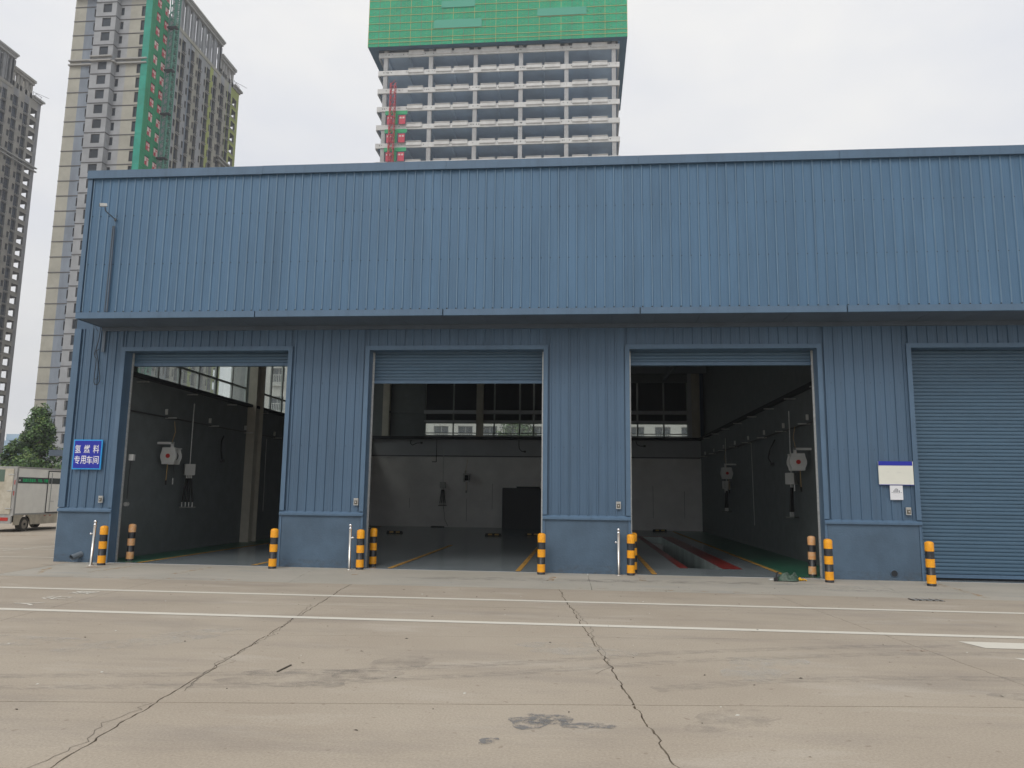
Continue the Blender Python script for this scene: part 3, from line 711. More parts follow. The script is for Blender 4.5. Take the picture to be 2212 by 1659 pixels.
# cctv camera and its conduit
pipe_m2 = mat('dark bracket paint', (.09, .11, .13), .5)
cc = thing('security_camera', (-10.42, -1.0, 7.6), 'white security camera on an arm high on the fascia', 'camera')
m = MB(); m.bar((-10.40, -.97, 7.58), (-10.47, -1.22, 7.68), .012); m.bar((-10.47, -1.22, 7.68), (-10.475, -1.25, 7.76), .014); m.build('arm', pipe_m2, cc)
MB().cyl((-10.385, -.965, 7.57), (-10.395, -.99, 7.575), .035, 12).build('base', pipe_m2, cc)
OFF[cc.name] = (0, 0, 0)
bd = MB(); bd.box(-.035, .035, -.085, .06, -.032, .032); o = bd.build('housing', white_m, cc); o.location = Vector((-10.49, -1.27, 7.80))-cc.location; o.rotation_euler = (.18, 0, -.9)
bd = MB(); bd.box(-.031, .031, -.089, -.0855, -.028, .028); o = bd.build('lens_face', dark_m, cc); o.location = Vector((-10.49, -1.27, 7.80))-cc.location; o.rotation_euler = (.18, 0, -.9)
cd = MB(); cd.cyl((-10.44, -.985, 5.46), (-10.43, -.985, 7.42), .013); cd.cyl((-10.385, -.985, 5.46), (-10.395, -.985, 7.42), .018)
cd.build('conduit', soffit_m, label='twin painted conduits running down the fascia below the security camera', cat='conduit')
cab = thing('cable', (-11.0, -.06, 4.3), 'black cable dangling in a long loop left of the first door', 'cable')
def cpt(x, y): return (-11.27+(x-180)*.00122+((1660-y)*-.00006), -.07, 5.40-(y-330)*.001215)
cable_pts = [(225, 330), (235, 560), (245, 700), (262, 930)]
MB().tube([cpt(*p) for p in cable_pts], .004).build('strand', dark_m, cab)
MB().tube([cpt(*p) for p in [(372, 360), (345, 600), (300, 800), (275, 880), (275, 960), (305, 1000), (300, 1150), (285, 1300), (280, 1450), (305, 1505), (360, 1490), (395, 1420), (392, 1330), (365, 1180), (330, 990), (300, 850), (350, 820)]], .008).build('loop', dark_m, cab)
MB().tube([cpt(*p) for p in [(290, 1390), (350, 1388), (362, 1330)]], .005).build('strand', dark_m, cab)
MB().tube([cpt(*p) for p in [(245, 350), (290, 440), (318, 470)]], .005).build('strand', dark_m, cab)
MB().box(-11.06, -10.99, -.062, -.04, 4.75, 5.24).build('flat_strip', soffit_m, WS)  # narrow flat strip, greyer than the wall, under the canopy end

# ------------------------------------------------------------------ interior equipment
def reel():
    t = thing('hose_reel', (0, 0, 0), 'x', 'hose reel', 'wall mounted hose reels')
    def flange(y0, y1, m):
        right = [(.165, .215), (.175, .15), (.19, .09), (.208, .04), (.212, 0), (.208, -.05), (.19, -.10), (.168, -.15), (.16, -.21)]
        pts = right+[(-x, z) for x, z in reversed(right)]
        n = len(pts); mb = MB(); mb.add([(x, y0, z) for x, z in pts]+[(x, y1, z) for x, z in pts], [tuple(range(n)), tuple(reversed(range(n, 2*n)))]+[(i, i+n, (i+1) % n+n, (i+1) % n) for i in range(n)])
        return mb.build('flange', m, t)
    flange(-.16, -.09, white_m); flange(.12, .14, white_m)
    MB().cyl((0, -.12, 0), (0, .16, 0), .13, 18).build('drum', mat('wound dark hose', (.03, .035, .04), .6, var=.4, vs=40), t)
    mb = MB(); mb.cyl((0, -.164, 0), (0, -.16, 0), .12, 24); mb.build('dish', mat('off white dish', (.55, .55, .53), .5), t)
    MB().cyl((0, -.18, 0), (0, -.168, 0), .056, 18).build('centre_cap', red_m, t)
    mb = MB(); mb.box(-.17, .17, -.13, .2, .19, .21); mb.box(.02, .09, -.1, -.06, .21, .36); mb.box(-.36, .09, -.1, -.06, .30, .36); mb.build('bracket', white_m, t)
    MB().tube([(-.07, -.03, -.19), (-.08, -.03, -.62)], .009).build('hose', rope_y, t); MB().cyl((-.08, -.03, -.62), (-.085, -.03, -.74), .02).build('nozzle', dark_m, t)
    MB().tube([(.06, .05, -.19), (.06, .05, -.56)], .005).build('hose', dark_m, t); MB().cyl((.06, .05, -.56), (.06, .05, -.72), .016).build('nozzle', galv, t)
    MB().tube([(.0, -.06, .2), (.04, -.04, .45), (.06, 0, .62), (.0, .03, .9)], .006).build('feed_hose', rope_y, t)
    note(t); return t
R0 = reel()
for i, (x, y, z, rz, lab) in enumerate(((-10.55, 2.4, 2.48, 0, 'white hose reel with red centre on the left wall of the first bay'), (5.38, 3.5, 2.52, math.pi, 'white hose reel with red centre nearest the door on the right wall'),
     (5.38, 13.0, 2.52, math.pi, 'grey hose reel further back on the right wall of the pit bay'), (-5.7, 21.1, 2.42, -math.pi/2, 'dark hose reel seen side on at the back wall'))):
    o = R0 if i == 0 else dup(R0, (x, y, z)); o.location = (x, y, z); o.rotation_euler.z = 0; o['label'] = lab
    if rz == math.pi: o.scale.x = -1
    elif rz: o.rotation_euler.z = rz; o.scale.x = 1
def dropbox():
    t = thing('socket_box', (0, 0, 0), 'x', 'socket box', 'hanging socket boxes with black hoses')
    MB().box(-.13, .13, -.12, .12, 0, .30).build('box', grey_pl, t)
    MB().cyl((0, 0, .30), (.0, 0, 1.95), .014).build('drop_pipe', galv, t)
    for k in range(4):
        x = -.06+.04*k; MB().cyl((x, 0, -.08), (x, 0, 0), .016).build('gland', white_m, t)
        MB().tube([(x, 0, -.08), (x*1.5, .01, -.4), (x*2.2, .02, -.72)], .021).build('hose', dark_m, t); MB().cyl((x*2.2, .02, -.84), (x*2.2, .02, -.72), .016).build('plug', galv, t)
    MB().box(-.2, .2, -.10, .12, -.87, -.84).build('tray', mat('dull tray', (.12, .13, .12), .5), t)
    note(t); return t
K0 = dropbox()
for i, (x, y, z, rz, lab) in enumerate(((-10.62, 3.5, 2.02, .6, 'socket box with black hoses right of the left wall reel'), (-6.9, 21.2, 1.9, 0, 'socket box with fanned black hoses on the back wall'),
      (5.5, 4.5, 1.98, 1.0, 'socket box beside the near reel on the right wall'), (5.5, 13.7, 1.95, 1.0, 'socket box below the far reel on the right wall'))):
    o = K0 if i == 0 else dup(K0, (x, y, z)); o.location = (x, y, z); o.rotation_euler.z = rz; o['label'] = lab
def hoseloop(pts, lab, r=.02):
    t = thing('wall_hose', pts[0], lab, 'hose'); MB().tube(pts, r).build('hose', dark_m, t)
    p = pts[-1]; MB().cyl((p[0]-.04, p[1], p[2]), (p[0]+.06, p[1], p[2]), .05, 10).build('plug', pipe_m, t); return t
hoseloop([(-8.6, 21.3, 4.28), (-8.62, 21.25, 4.12), (-8.5, 21.2, 4.02), (-8.3, 21.2, 4.12), (-8.05, 21.2, 4.14)], 'short curled black hose below the back ledge, leftmost')
hoseloop([(-3.15, 21.3, 4.3), (-3.15, 21.25, 4.1), (-3.12, 21.2, 3.88), (-3.0, 21.2, 3.75), (-2.85, 21.2, 3.74)], 'curled black hose below the back ledge beside the dark cabin')
hoseloop([(2.6, 21.3, 4.3), (2.65, 21.25, 4.12), (2.8, 21.2, 4.05), (3.0, 21.2, 4.05)], 'curled black hose below the back ledge in the pit bay')
hoseloop([(-10.8, 5.7, 3.25), (-10.75, 5.5, 3.1), (-10.7, 5.4, 2.8), (-10.7, 5.5, 2.5)], 'black hose looping down the left wall past the socket box')
hoseloop([(5.6, 6.5, 3.3), (5.55, 6.9, 3.05), (5.5, 6.95, 2.8), (5.5, 6.55, 2.6)], 'black hose looping down the right wall between the reels')
mb = MB(); mb.cyl((-7.28, 21.28, 3.2), (-7.28, 21.28, 4.34), .02); mb.cyl((-7.28, 21.28, 3.2), (-7.5, 21.28, 3.2), .02); mb.build('conduit', pipe_m, label='bent dark conduit with twin lamp on the back wall', cat='conduit')
MB().cyl((-10.8, 8.9, .95), (-10.82, 8.9, 3.4), .008).build('pull_cord', white_m, label='thin pale cord hanging on the left wall beyond the column', cat='cord')
MB().cyl((5.66, 9.8, .72), (5.64, 9.85, 3.45), .009).build('pull_cord', white_m, label='thin pale cord hanging halfway along the right wall', cat='cord')
# junction pieces at the left jamb of the first door
t = thing('junction_box', (-10.33, .55, 2.4), 'small white junction box with a cable inside the first door jamb', 'junction box')
MB().box(-10.47, -10.36, .42, .50, 2.28, 2.42).build('box', white_m, t); MB().tube([(-10.42, .44, 2.28), (-10.44, .44, 1.9), (-10.44, .44, 1.4)], .008).build('cable', dark_m, t); MB().cyl((-10.44, .40, 1.28), (-10.44, .48, 1.28), .05, 12).build('wheel', galv, t)
# wheel stops
def wstop():
    t = thing('wheel_stop', (0, 0, 0), 'x', 'wheel stop', 'black rubber wheel stops on the workshop floor')
    mb = MB(); mb.add([(-.33, -.08, 0), (.33, -.08, 0), (.33, .08, 0), (-.33, .08, 0), (-.30, -.04, .1), (.30, -.04, .1), (.30, .04, .1), (-.30, .04, .1)], [(0, 1, 5, 4), (1, 2, 6, 5), (2, 3, 7, 6), (3, 0, 4, 7), (4, 5, 6, 7)]); mb.build('block', dark_m, t)
    for x in (-.2, .06): MB().add([(x, -.075, .03), (x+.16, -.075, .03), (x+.16, -.05, .085), (x, -.05, .085)], [(0, 1, 2, 3)]).build('reflector', mat('dull yellow reflector', (.5, .32, .1), .5), t)
    note(t); return t
w0 = wstop()
for i, (x, y, lab) in enumerate(((-7.6, 14.5, 'black wheel stop at the left of the second bay floor'), (-3.5, 13.9, 'black wheel stop before the dark cabin, left one'), (-2.0, 14.6, 'black wheel stop before the dark cabin, right one'), (3.6, 20.4, 'black wheel stop at the back wall of the pit bay'))):
    o = w0 if i == 0 else dup(w0, (x, y, 0)); o.location = (x, y, .006); o['label'] = lab
MB().box(-7.4, -6.8, 20.9, 21.3, .004, .05).build('floor_mat', dark_m, label='flat black mat at the foot of the back wall', cat='mat')
mb = MB(); mb.tube([(-6.85, 21.2, 1.0), (-6.8, 21.2, .7), (-6.78, 21.2, .4), (-6.65, 21.2, .15), (-6.6, 21.2, .05)], .008); mb.build('cable', dark_m, label='thin cable trailing from the hoses to the back floor', cat='cable')

# ------------------------------------------------------------------ crumpled bag and bits at the pit bay door
rr = random.Random(11)
n, mm = 22, 16; vs = []; fs = []
for i in range(n+1):
    for j in range(mm+1):
        u, v = i/n, j/mm; x = (u-.5)*.42; y = (v-.5)*.24
        hgt = max(0, 1-(2*abs(u-.5))**2.2)*max(0, 1-(2*abs(v-.5))**2.2)
        z = .015+.17*hgt**.6*(.62+.38*math.sin(9*u+3*math.sin(5*v+1))*math.cos(7*v+4*u))+rr.uniform(-.010, .010)*hgt+.025*max(0, math.sin(14*u+6*v))*hgt
        if u > .75: z += .05*hgt
        x += .02*math.sin(11*v+3*u); y += .025*math.sin(8*u)
        vs.append((x, y, max(.004, z)))
for i in range(n):
    for j in range(mm):
        a = i*(mm+1)+j; fs.append((a, a+mm+1, a+mm+2, a+1))
bag_m = mat('dark green tarpaulin', (.045, .085, .06), .5, var=.35, vs=18, bump=.3, bs=30)
bag = thing('crumpled_bag', (4.0, -.6, 0), 'crumpled dark green bag lying at the edge of the pit bay', 'bag')
OFF[bag.name] = (0, 0, 0)
bm_ = MB(); bm_.add(vs, fs, smooth=True); bm_.build('cloth', bag_m, bag); MB().tube([(-.24, -.08, .02), (-.22, -.06, .08), (-.20, -.04, .16), (-.17, -.03, .17)], .014).build('strap', dark_m, bag)
MB().box(-.27, -.2, -.11, -.05, .003, .07).build('buckle', dark_m, bag)
gl = thing('work_gloves', (4.27, -.5, 0), 'yellow and red gloves next to the crumpled bag', 'gloves'); OFF[gl.name] = (0, 0, 0)
def lump(sx, sy, sz, seed):
    q = random.Random(seed); m = MB(); n = 12; pr_ = [(max(.002, math.sin(math.pi*k/6)), -math.cos(math.pi*k/6)) for k in range(7)]
    m.lathe(pr_, n); m.v = [(x*sx*(1+.25*math.sin(5*y+seed)), y*sy, max(0, (z+1)*sz*.5)*(1+.3*math.sin(7*x+seed))) for x, y, z in m.v]; return m
lump(.07, .05, .06, 1).build('palm', mat('yellow glove cloth', (.75, .42, .02), .7), gl)
for k in range(4):
    m = MB(); m.tube([(.05, -.03+.022*k, .02), (.09, -.035+.024*k, .035), (.12, -.04+.026*k, .012)], .011, 6); m.build('finger', mat('red glove cloth', (.55, .04, .02), .7) if k % 2 else MATS['yellow glove cloth'], gl)
wc = MB(); wc.lathe([(.06, 0), (.064, .006), (.055, .02), (.02, .026)], 18); o = wc.build('white_dish', white_m, label='small white dish on the ground left of the crumpled bag', cat='dish'); o.location = (3.74, -.42, 0)

# ------------------------------------------------------------------ small box truck
TRK = thing('box_truck', (-20.95, 10.3, 0), 'dirty white box truck with green lettering parked beyond the corner', 'truck', rz=math.radians(6))
tw = mat('truck white paint', (.88, .865, .80), .4, var=.05, vs=2); td = mat('dusty truck paint', (.48, .43, .34), .7, var=.2, vs=2.4)
tgrey = mat('truck grey frame', (.34, .34, .33), .5, var=.1, vs=5); tband = mat('truck dark band', (.03, .045, .045), .4); tgreen = mat('bright green lettering', (.01, .60, .20), .5)
trear = mat('grimy rear door', (.56, .53, .45), .6, var=.12, vs=3, col2=(.40, .36, .28)); tgp = mat('faded green door patch', (.10, .155, .125), .6); tlr = mat('red lamp lens', (.45, .03, .02), .3)
HW = 1.7; LN = 3.3      # local: rear at y=0, right side at x=0
MB().box(-HW, 0, .02, LN, .62, 2.40).build('cargo_box', tw, TRK)
m = MB(); m.box(-HW-.01, .012, -.01, .09, .60, 2.41); m.box(-HW-.012, .014, .09, LN+.01, 2.36, 2.42); m.box(.001, .014, .09, LN, .62, .68); m.build('box_frame', tgrey, TRK)
for x0, x1 in ((-HW+.05, -HW/2-.005), (-HW/2+.005, -.10)):
    d = MB().box(x0, x1, -.03, -.012, .66, 2.33).build('rear_door', trear, TRK)
    for zz in (.85, 1.5, 2.1):
        hx = -.16 if x0 > -HW/2 else -HW+.06
        MB().box(hx-.12, hx+.10, -.05, -.031, zz, zz+.035).build('hinge', galv, d)
    if x0 > -HW/2: MB().box(x0, -.42, -.036, -.0305, 1.85, 2.3).build('green_patch', tgp, d)
MB().box(.001, .010, .12, LN-.02, 1.80, 2.03).build('side_band', tband, TRK)
me = text_mesh('池源乐里最添、可信、可慢、可以满1056', .135, .001, .002, tgreen)
me.transform(Matrix.Rotation(math.pi/2, 4, 'Z') @ Matrix.Rotation(math.pi/2, 4, 'X')); me.transform(Matrix.Translation((.013, .36, 1.865)))
piece('green_lettering', me, (0, 0, 0), TRK)
MB().box(.0101, .013, .14, .24, 1.88, 1.94).build('emblem', white_m, TRK)
sd_ = MB().box(.0105, .022, 2.0, 2.9, .70, 2.28).build('side_door', tw, TRK)
m = MB()
for a in ((1.97, 2.0), (2.9, 2.93)): m.box(.0105, .024, a[0], a[1], .66, 2.32)
m.box(.0105, .024, 2.0, 2.9, 2.28, 2.32); m.box(.0105, .024, 2.0, 2.9, .66, .70); m.build('door_seal', dark_m, sd_)
m = MB(); m.cyl((.035, 2.2, .72), (.035, 2.2, 2.24), .012); m.bar((.04, 2.2, 1.12), (.04, 2.45, 1.12), .014); m.build('lock_rod', galv, sd_)
MB().box(.0225, .026, 2.02, 2.88, 1.80, 2.03).build('side_band', tband, sd_)
# skirt with wheel arch, right and left
def skirt(x0, x1):
    mb = MB(); cy, R_ = .78, .34; n = 12
    arc = [(cy+R_*math.cos(math.pi*(1-k/n)), .27+R_*math.sin(math.pi*(1-k/n))) for k in range(n+1)]
    top = .618; outl = [(.1, .25), (arc[0][0], .25)]+arc+[(arc[-1][0], .25), (LN, .25)]
    for (a, b) in zip(outl[:-1], outl[1:]):
        if b[0]-a[0] < 1e-6: continue
        for X in (x0, x1): mb.quad((X, a[0], a[1]), (X, b[0], b[1]), (X, b[0], top), (X, a[0], top))
        mb.quad((x0, a[0], a[1]), (x1, a[0], a[1]), (x1, b[0], b[1]), (x0, b[0], b[1]))
    mb.quad((x0, .1, .25), (x1, .1, .25), (x1, .1, top), (x0, .1, top)); mb.build('side_skirt', td, TRK)
skirt(-.03, .0); skirt(-HW, -HW+.03)
MB().box(-HW+.05, -.05, .1, LN+1.3, .36, .46).build('chassis', dark_m, TRK)
MB().box(-HW+.02, -.02, -.06, .02, .32, .60).build('rear_bumper', tgrey, TRK)
for x in (-.42, -HW+.12): m = MB(); m.box(x, x+.3, -.075, -.061, .42, .54); m.build('tail_lamp', tlr, TRK)
for zz in (1.35, 1.75): MB().box(-.045, -.02, -.022, -.0105, zz, zz+.16).build('marker_lamp', tlr, TRK)
for yy in (1.95, 2.3): MB().box(.0001, .006, yy, yy+.1, .55, .585).build('marker_lamp', tlr, TRK)
rim_m = mat('dusty wheel rim', (.25, .22, .18), .6)
for x0, x1 in ((-.20, -.02), (-HW+.02, -HW+.20)):
    for cy in (.78, LN+.75):
        w = MB().cyl((x0, cy, .272), (x1, cy, .272), .272, 22).build('wheel', mat('dusty tyre', (.055, .05, .043), .9, var=.3, vs=9), TRK)
        xo, d_ = (x1, .004) if x1 > -.5 else (x0, -.004)
        MB().cyl((xo, cy, .272), (xo+d_, cy, .272), .17, 18).build('rim', rim_m, w); MB().cyl((xo+d_, cy, .272), (xo+d_*6, cy, .272), .05, 10).build('hub', dark_m, w)
cb2 = MB(); prf = [(LN+.05, .4), (LN+.05, 1.75), (LN+.75, 1.75), (LN+1.25, 1.15), (LN+1.35, .4)]
cb2.add([(x, y, z) for x in (-HW+.12, -.12) for y, z in prf], [(4, 3, 2, 1, 0), (5, 6, 7, 8, 9)]+[(i, i+5, (i+1) % 5+5, (i+1) % 5)[::-1] for i in range(5)]); cab_ = cb2.build('cab', tw, TRK)
MB().box(-.119, -.112, LN+.2, LN+.8, 1.15, 1.6).build('cab_window', dark_m, cab_)

# ------------------------------------------------------------------ foliage
leaf_ms = [mat('leaf mid green', (.075, .15, .04), .6, var=.3, vs=1.2), mat('leaf dark green', (.03, .062, .028), .6, var=.3, vs=1.2), mat('leaf light green', (.15, .22, .06), .6, var=.25, vs=1.5)]
bark = mat('tree bark', (.12, .10, .075), .9, var=.3, vs=6)
def tree(x, y, h, w, lab, name='tree', cat='tree', seed=1, leaves=7000, cone=.5, base=.12, ls=.16, group=None):
    q = random.Random(seed); t = thing(name, (x, y, 0), lab, cat, group)
    tr = MB(); tr.cyl((x, y, 0), (x+.05*w, y, h*.45), .035*h, 10, r2=.02*h); tr.cyl((x+.05*w, y, h*.45), (x, y, h*.9), .02*h, 8, r2=.004*h)
    lobes = []
    nl = 46
    for k in range(nl):
        f = k/nl; zc = h*(base+(1-base)*(.1+.86*f)); rad = w/2*(1-cone*f**1.5)*(1-.75*max(0, f-.8)/.2)
        a = k*2.4+q.uniform(-.5, .5); rr_ = rad*q.uniform(.35, .86)
        c = Vector((x+rr_*math.cos(a), y+rr_*math.sin(a), zc+q.uniform(-.03, .03)*h)); lobes.append((c, w*q.uniform(.10, .19)))
        if k % 3 == 0: tr.cyl((x, y, zc*.75), tuple(c), .012*h*(1-f*.6), 5, r2=.003*h)
    lobes.append((Vector((x, y, h*.93)), w*.12))
    tr.build('trunk', bark, t)
    mb = MB()
    for i in range(leaves):
        c, r = q.choice(lobes); d = Vector((q.gauss(0, 1), q.gauss(0, 1), q.gauss(0, 1))).normalized()
        p = c+d*r*(q.random()**.4)*Vector((1, 1, .9)).length/1.7
        if p.z < .1: continue
        nrm = (d+Vector((q.gauss(0, .5), q.gauss(0, .5), q.gauss(.3, .5)))).normalized(); a_ = nrm.orthogonal().normalized(); b_ = nrm.cross(a_)
        an = q.uniform(0, 6.28); a2 = a_*math.cos(an)+b_*math.sin(an); b2 = nrm.cross(a2); s_ = ls*q.uniform(.6, 1.3)
        mm_ = 2 if (d.z > .4 and q.random() < .5) else (1 if q.random() < .4 else 0)
        mb.add([p-a2*s_, p-b2*s_*.55, p+a2*s_, p+b2*s_*.55], [(0, 1, 2, 3)], mm_)
    mb.build('crown', leaf_ms, t); return t
tree(-46.6, 45, 8.5, 4.9, 'tall bushy green tree with pointed top behind the truck', seed=4, leaves=15000, ls=.13, cone=.85, base=.05)
tree(-48.6, 44.5, 5.5, 2.3, 'lower leafy tree left of the tall one, beside the grey tower', seed=8, leaves=4500, ls=.12, cone=.6, base=.05)
tree(-43.6, 46, 6.6, 3.2, 'leafy tree touching the workshop corner, right of the tall one', seed=12, leaves=6500, ls=.13, cone=.6, base=.05)
for i, (x, y, h, w, lab) in enumerate(((-50.5, 41, 3.9, 4.6, 'reddish green shrub at the left edge above the truck'), (-47, 40, 4.0, 4.6, 'shrub above the rear corner of the truck roof'), (-43.6, 40, 4.1, 4.8, 'feathery shrub under the tall tree, above the truck roof'),
        (-40.2, 40.5, 3.9, 4.4, 'shrub next to the side canopy of the workshop'), (-54.5, 42, 4.2, 5, 'shrub beyond the left edge of the yard'), (-36.5, 41, 4, 4.5, 'shrub hidden behind the workshop corner'))):
    tree(x, y, h, w, lab, 'shrub', 'shrub', seed=20+i, leaves=4200, ls=.12, cone=.15, base=.02, group='shrubs along the far side of the yard')
tree(-6.0, 56, 9.6, 5.5, 'leafy tree seen through the back window of the second bay', seed=31, leaves=5000, ls=.16, cone=.2)
tree(2.5, 56, 8.2, 4.5, 'leafy tree seen through the back window of the pit bay', seed=33, leaves=4000, ls=.16, cone=.2)
# ------------------------------------------------------------------ facade tools
def facade(mb, O, U, Nn, cols, z0, z1, depth, mi):
    """cols: (u0,u1,matindex,[(hz0,hz1),...]). wall quads round every opening and its reveals. U along wall, Nn outward."""
    O = Vector(O); U = Vector(U); Nn = Vector(Nn)
    flip = U.cross(Vector((0, 0, 1))).dot(Nn) < 0
    def P(u, z, d=0): p = O+U*u-Nn*d; return (p.x, p.y, z)
    def Q(a, b, c, d, m): mb.quad(*((a, b, c, d) if not flip else (d, c, b, a)), m)
    for (u0, u1, m, hs) in cols:
        z = z0
        for (a, b) in hs:
            if a > z: Q(P(u0, z), P(u1, z), P(u1, a), P(u0, a), m)
            Q(P(u0, a), P(u1, a), P(u1, a, depth), P(u0, a, depth), mi); Q(P(u0, b, depth), P(u1, b, depth), P(u1, b), P(u0, b), mi)
            Q(P(u0, a, depth), P(u0, b, depth), P(u0, b), P(u0, a), mi); Q(P(u1, a), P(u1, b), P(u1, b, depth), P(u1, a, depth), mi)
            z = b
        if z < z1: Q(P(u0, z), P(u1, z), P(u1, z1), P(u0, z1), m)
pane_d = mat('dark unlit glazing', (.022, .032, .045), .3, var=.4, vs=.35, spec=.25); pane_b2 = mat('bluish balcony glazing', (.022, .04, .07), .25, var=.5, vs=.3, spec=.3)
fr_w = mat('pale window frame', (.34, .35, .35), .5); fr_d = mat('dark window frame', (.055, .06, .07), .6)
def win_mesh(name, w, h, nv, nh, pm, fm, low=False):
    m = MB(); m.box(0, w, 0, .03, 0, h, 0); f = .06
    for a in ((0, f, 0, h), (w-f, w, 0, h), (f, w-f, 0, f), (f, w-f, h-f, h)): m.box(a[0], a[1], -.05, -.002, a[2], a[3], 1)
    for k in range(1, nv): m.box(w*k/nv-.03, w*k/nv+.03, -.045, -.002, f, h-f, 1)
    for k in range(1, nh): m.box(f, w-f, -.04, -.0025, h*k/nh-.03, h*k/nh+.03, 1)
    return m.mesh(name, [pm, fm])
wm_small = win_mesh('window', 1, 1.45, 2, 1, pane_d, fr_d); wm_wide = win_mesh('balcony_glazing', 1, 2.5, 3, 3, pane_b2, fr_d); wm_big = win_mesh('window', 1, 1.9, 1, 1, pane_d, fr_d)

FH = 2.9; NF = 32
def fz(n): return n*FH-.2
def residential(dx, dy, lab, scheme):
    """slab block; local reference: near corner (-81,108.7), long side runs +y at x=-81, short front faces -y"""
    conc = mat('tower grey render', (.30, .315, .335), .85, var=.12, vs=.35, bump=0); beige = mat('tower beige panel', (.34, .335, .29), .85, var=.10, vs=.4)
    blu = mat('tower blue grey render', (.20, .235, .285), .85, var=.16, vs=.5, stretch=(1, 1, .3)); lime = mat('tower lime render', (.33, .38, .12), .8, var=.1, vs=.3); rev = mat('tower reveal', (.17, .17, .17), .9)
    brick = mat('brown render', (.20, .175, .14), .9, var=.2, vs=.5)
    ms = [conc, beige, blu, lime, rev]
    if scheme == 'left': ms = [mat('worn grey render', (.235, .238, .245), .9, var=.16, vs=.4), mat('brown beige panel', (.29, .278, .25), .9, var=.15, vs=.4), mat('dull blue grey render', (.19, .205, .225), .85, var=.15, vs=.5), MATS['brown beige panel'] if 'brown beige panel' in MATS else beige, rev]
    X = -81+dx; Y = 108.7+dy; T = thing('apartment_tower', (X, Y, 0), lab, 'apartment tower')
    XF = X-15.4; YE = Y+36.5; YS2 = Y+26.9; YS3 = Y+33.3
    wb = MB()
    # long side columns: u from corner
    small = [(9.9, 10.6), (13.5, 14.1), (16.8, 17.4), (20.3, 20.9), (23.6, 24.1), (26.8, 27.5), (30.2, 30.9)]
    wide = [(7.3, 9.0), (11.0, 12.4), (14.6, 15.9), (17.6, 18.9), (21.2, 22.7), (24.3, 25.7), (27.6, 29.2), (31.1, 32.6)]
    opn = (33.4, 35.4)
    TOPN = [NF if True else 0]
    cs = []; u = 0; zt = fz(32)+1.9
    seg = sorted([(a, b, 's') for a, b in small]+[(a, b, 'w') for a, b in wide]+[(opn[0], opn[1], 'o')])
    for i, (a, b, k) in enumerate(seg):
        mi = {'s': 0 if i % 4 < 2 else 1}.get(k, 0)
        c_ = [0, 0, 1, 0, 2, 1, 1, 0, 1, 1, 0, 1, 1, 1, 3, 3][i % 16]
        if scheme != 'left' and 22.6 < a < 23.7: c_ = 3
        if k == 'o': c_ = 3 if scheme != 'left' else 1
        if a > u: cs.append((u, a, c_, []))
        hs = {'s': [(fz(n)+1.0, fz(n)+2.45) for n in range(1, NF)], 'w': [(fz(n)+.24, fz(n)+2.84) for n in range(1, NF)], 'o': [(fz(n)+.75, fz(n)+2.65) for n in range(1, NF)]}[k]
        cs.append((a, b, c_ if k != 'w' else 0, hs)); u = b
    cs.append((u, 36.5, 3 if scheme != 'left' else 0, []))
    facade(wb, (X, Y, 0), (0, 1, 0), (1, 0, 0), cs, 0, fz(32)+1.9, .5, 4)
    # end (far) face with matching loggia holes, other long side, roof deck
    ocs = [(0, .7, 0, []), (.7, 2.6, 0, [(fz(n)+.75, fz(n)+2.65) for n in range(1, NF)]), (2.6, 15.4, 0, [])]
    facade(wb, (X, YE, 0), (-1, 0, 0), (0, 1, 0), ocs, 0, fz(32)+1.9, .3, 4)
    wb.quad((XF, YE, 0), (XF, Y, 0), (XF, Y, fz(32)+1.9), (XF, YE, fz(32)+1.9), 0)
    # short front: bay in the middle, set back on both sides
    fr = [(0, 2.3, 1, []), (2.3, 3.95, 2, [])]
    big = (6.5, 8.2); inn = (9.3, 9.95); w3 = (13.4, 14.2); slot = (3.95, 4.5)
    H = lambda a, b: [(fz(n)+a, fz(n)+b) for n in range(1, NF)]
    facade(wb, (XF, Y, 0), (1, 0, 0), (0, -1, 0), fr, 0, fz(32)+1.9, .3, 4)
    yb_ = Y-1.2
    facade(wb, (XF, yb_, 0), (1, 0, 0), (0, -1, 0), [(5.1, big[0], 0, []), (big[0], big[1], 0, H(.85, 2.6)), (big[1], 9.15, 0, [])], 0, fz(32)+1.9, .3, 4)
    wb.quad((XF+5.1, Y, 0), (XF+5.1, yb_, 0), (XF+5.1, yb_, zt), (XF+5.1, Y, zt), 0)
    facade(wb, (XF+9.15, yb_, 0), (0, 1, 0), (1, 0, 0), [(0, 1.2, 0, [])], 0, zt, .2, 4)
    facade(wb, (XF, Y, 0), (1, 0, 0), (0, -1, 0), [(3.95, 4.5, 2, H(.9, 2.5)), (4.5, 5.1, 0, []), (9.15, inn[0], 0, []), (inn[0], inn[1], 0, H(.9, 2.45)), (inn[1], 11.2, 2 if scheme == 'left' else 0, []), (11.2, w3[0], 1, []), (w3[0], w3[1], 1, H(.55, 2.6)), (w3[1], 15.4, 1, [])], 0, zt, .3, 4)
    wb.quad((XF, Y-1.2, zt), (X, Y-1.2, zt), (X, YE, zt), (XF, YE, zt), 0)
    # partitions and slabs of the open end loggias
    wb.box(X-3.2, X-.55, Y+32.75, Y+32.9, 0, zt, 4); wb.box(X-3.4, X-3.2, Y+32.9, YE-.02, 0, zt, 4)
    for n_ in range(1, 33): wb.box(X-3.2, X-.02, Y+32.9, YE-.02, fz(n_)-.1, fz(n_)+.12, 4)
    wall = wb.build('wall', ms, T)
    # glazing: named parts above the 8th floor, the rest joined
    lowm = MB()
